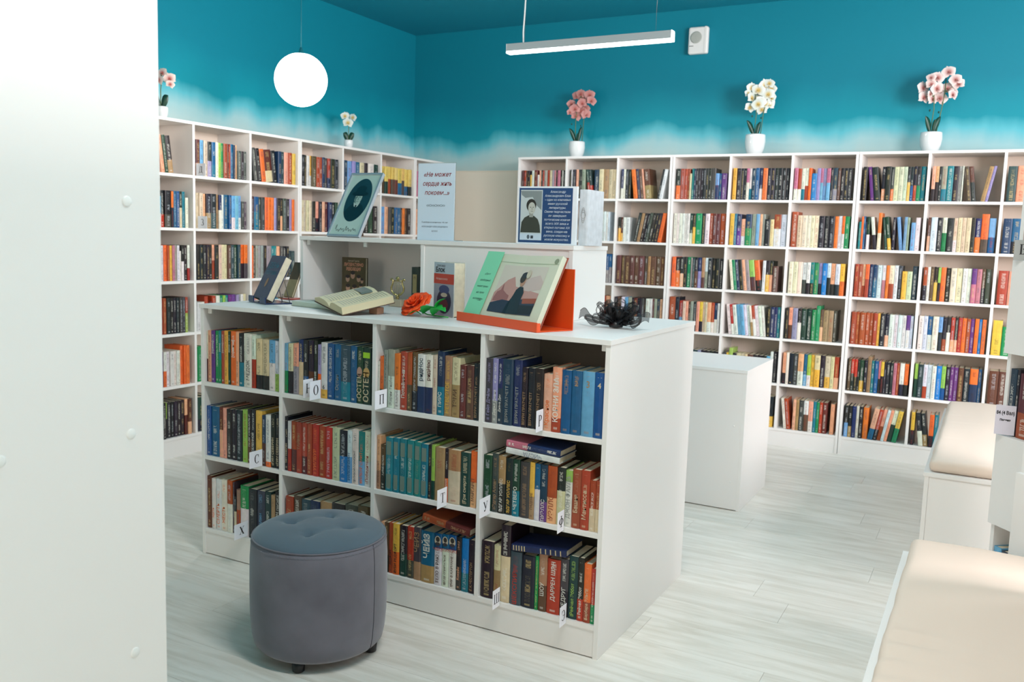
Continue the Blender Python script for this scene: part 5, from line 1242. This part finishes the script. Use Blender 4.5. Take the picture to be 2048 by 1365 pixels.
# black organza bow
bc = at(1232, 650, 'y', 2.80); bw = empty('organza_bow', (bc.x, 2.80, TZ)); tag(bw, 'black organza bow with wiry loops lying at the island corner', 'bow')
rb = random.Random(11)
def ribbon(pts, wv, width, name, m):
    b = MB(); vs, fs = [], []
    for i, p in enumerate(pts):
        w = Vector(wv) if not callable(wv) else wv(i/(len(pts)-1)); vs += [Vector(p)-w*width/2, Vector(p), Vector(p)+w*width/2]
    for i in range(len(pts)-1): a = i*3; fs += [(a, a+3, a+4, a+1), (a+1, a+4, a+5, a+2)]
    return b.add(vs, fs, True).build(name, m, bw)
for k in range(48):
    az_ = rb.uniform(0, 2*math.pi); el = rb.uniform(.25, 1.45); L_ = rb.uniform(.06, .105); d = Vector((math.cos(az_)*math.cos(el)*1.25, math.sin(az_)*math.cos(el)*.7, math.sin(el)*.9))
    sd = d.cross(Vector((rb.uniform(-1, 1), rb.uniform(-1, 1), rb.uniform(-.3, 1)))).normalized(); wv = d.cross(sd).normalized(); w_ = rb.uniform(.012, .022)
    pts = [Vector((0, 0, .010))+d*L_*math.sin(math.pi*i/14)**.8+sd*w_*math.sin(2*math.pi*i/14)*1.2 for i in range(15)]
    pts = [Vector((p.x, p.y, max(.012, p.z))) for p in pts]
    rib = ribbon(pts, wv, rb.uniform(.006, .012), 'ribbon_loop', M_gauze)
    MB().tube([p+wv*.005 for p in pts], .0007, 4).build('wired_edge', M_gauze2, rib)
for k in range(14):
    az_ = rb.uniform(-.3, math.pi*2); d = Vector((math.cos(az_), math.sin(az_)*.5, rb.uniform(.05, .4))); L_ = rb.uniform(.03, .05)
    pts = [Vector((0, 0, .012))+d*L_*i/6+Vector((0, 0, .012*math.sin(math.pi*i/6))) for i in range(7)]
    ribbon(pts, Vector((-d.y, d.x, .5)).normalized(), .018, 'ribbon_petal', M_gauze2)
for s_, L_ in ((-1, .125), (1, .100)):
    pts = [Vector((s_*(.015+L_*i/16), -.004+.012*math.sin(i*.5), .033+.014*math.sin(i*.55+(.4 if s_ < 0 else 0)))) for i in range(17)]
    tl = ribbon(pts, lambda t_: Vector((0, .35, .94)), .030, 'ribbon_tail', M_gauze)
    for e in (-1, 1): MB().tube([p+Vector((0, .35, .94))*e*.015 for p in pts], .0008, 4).build('wired_edge', M_gauze2, tl)
MB().lathe([(.004, .0), (.022, .003), (.026, .012), (.016, .024), (.003, .028)], 14).build('knot', M_gauze2, bw)
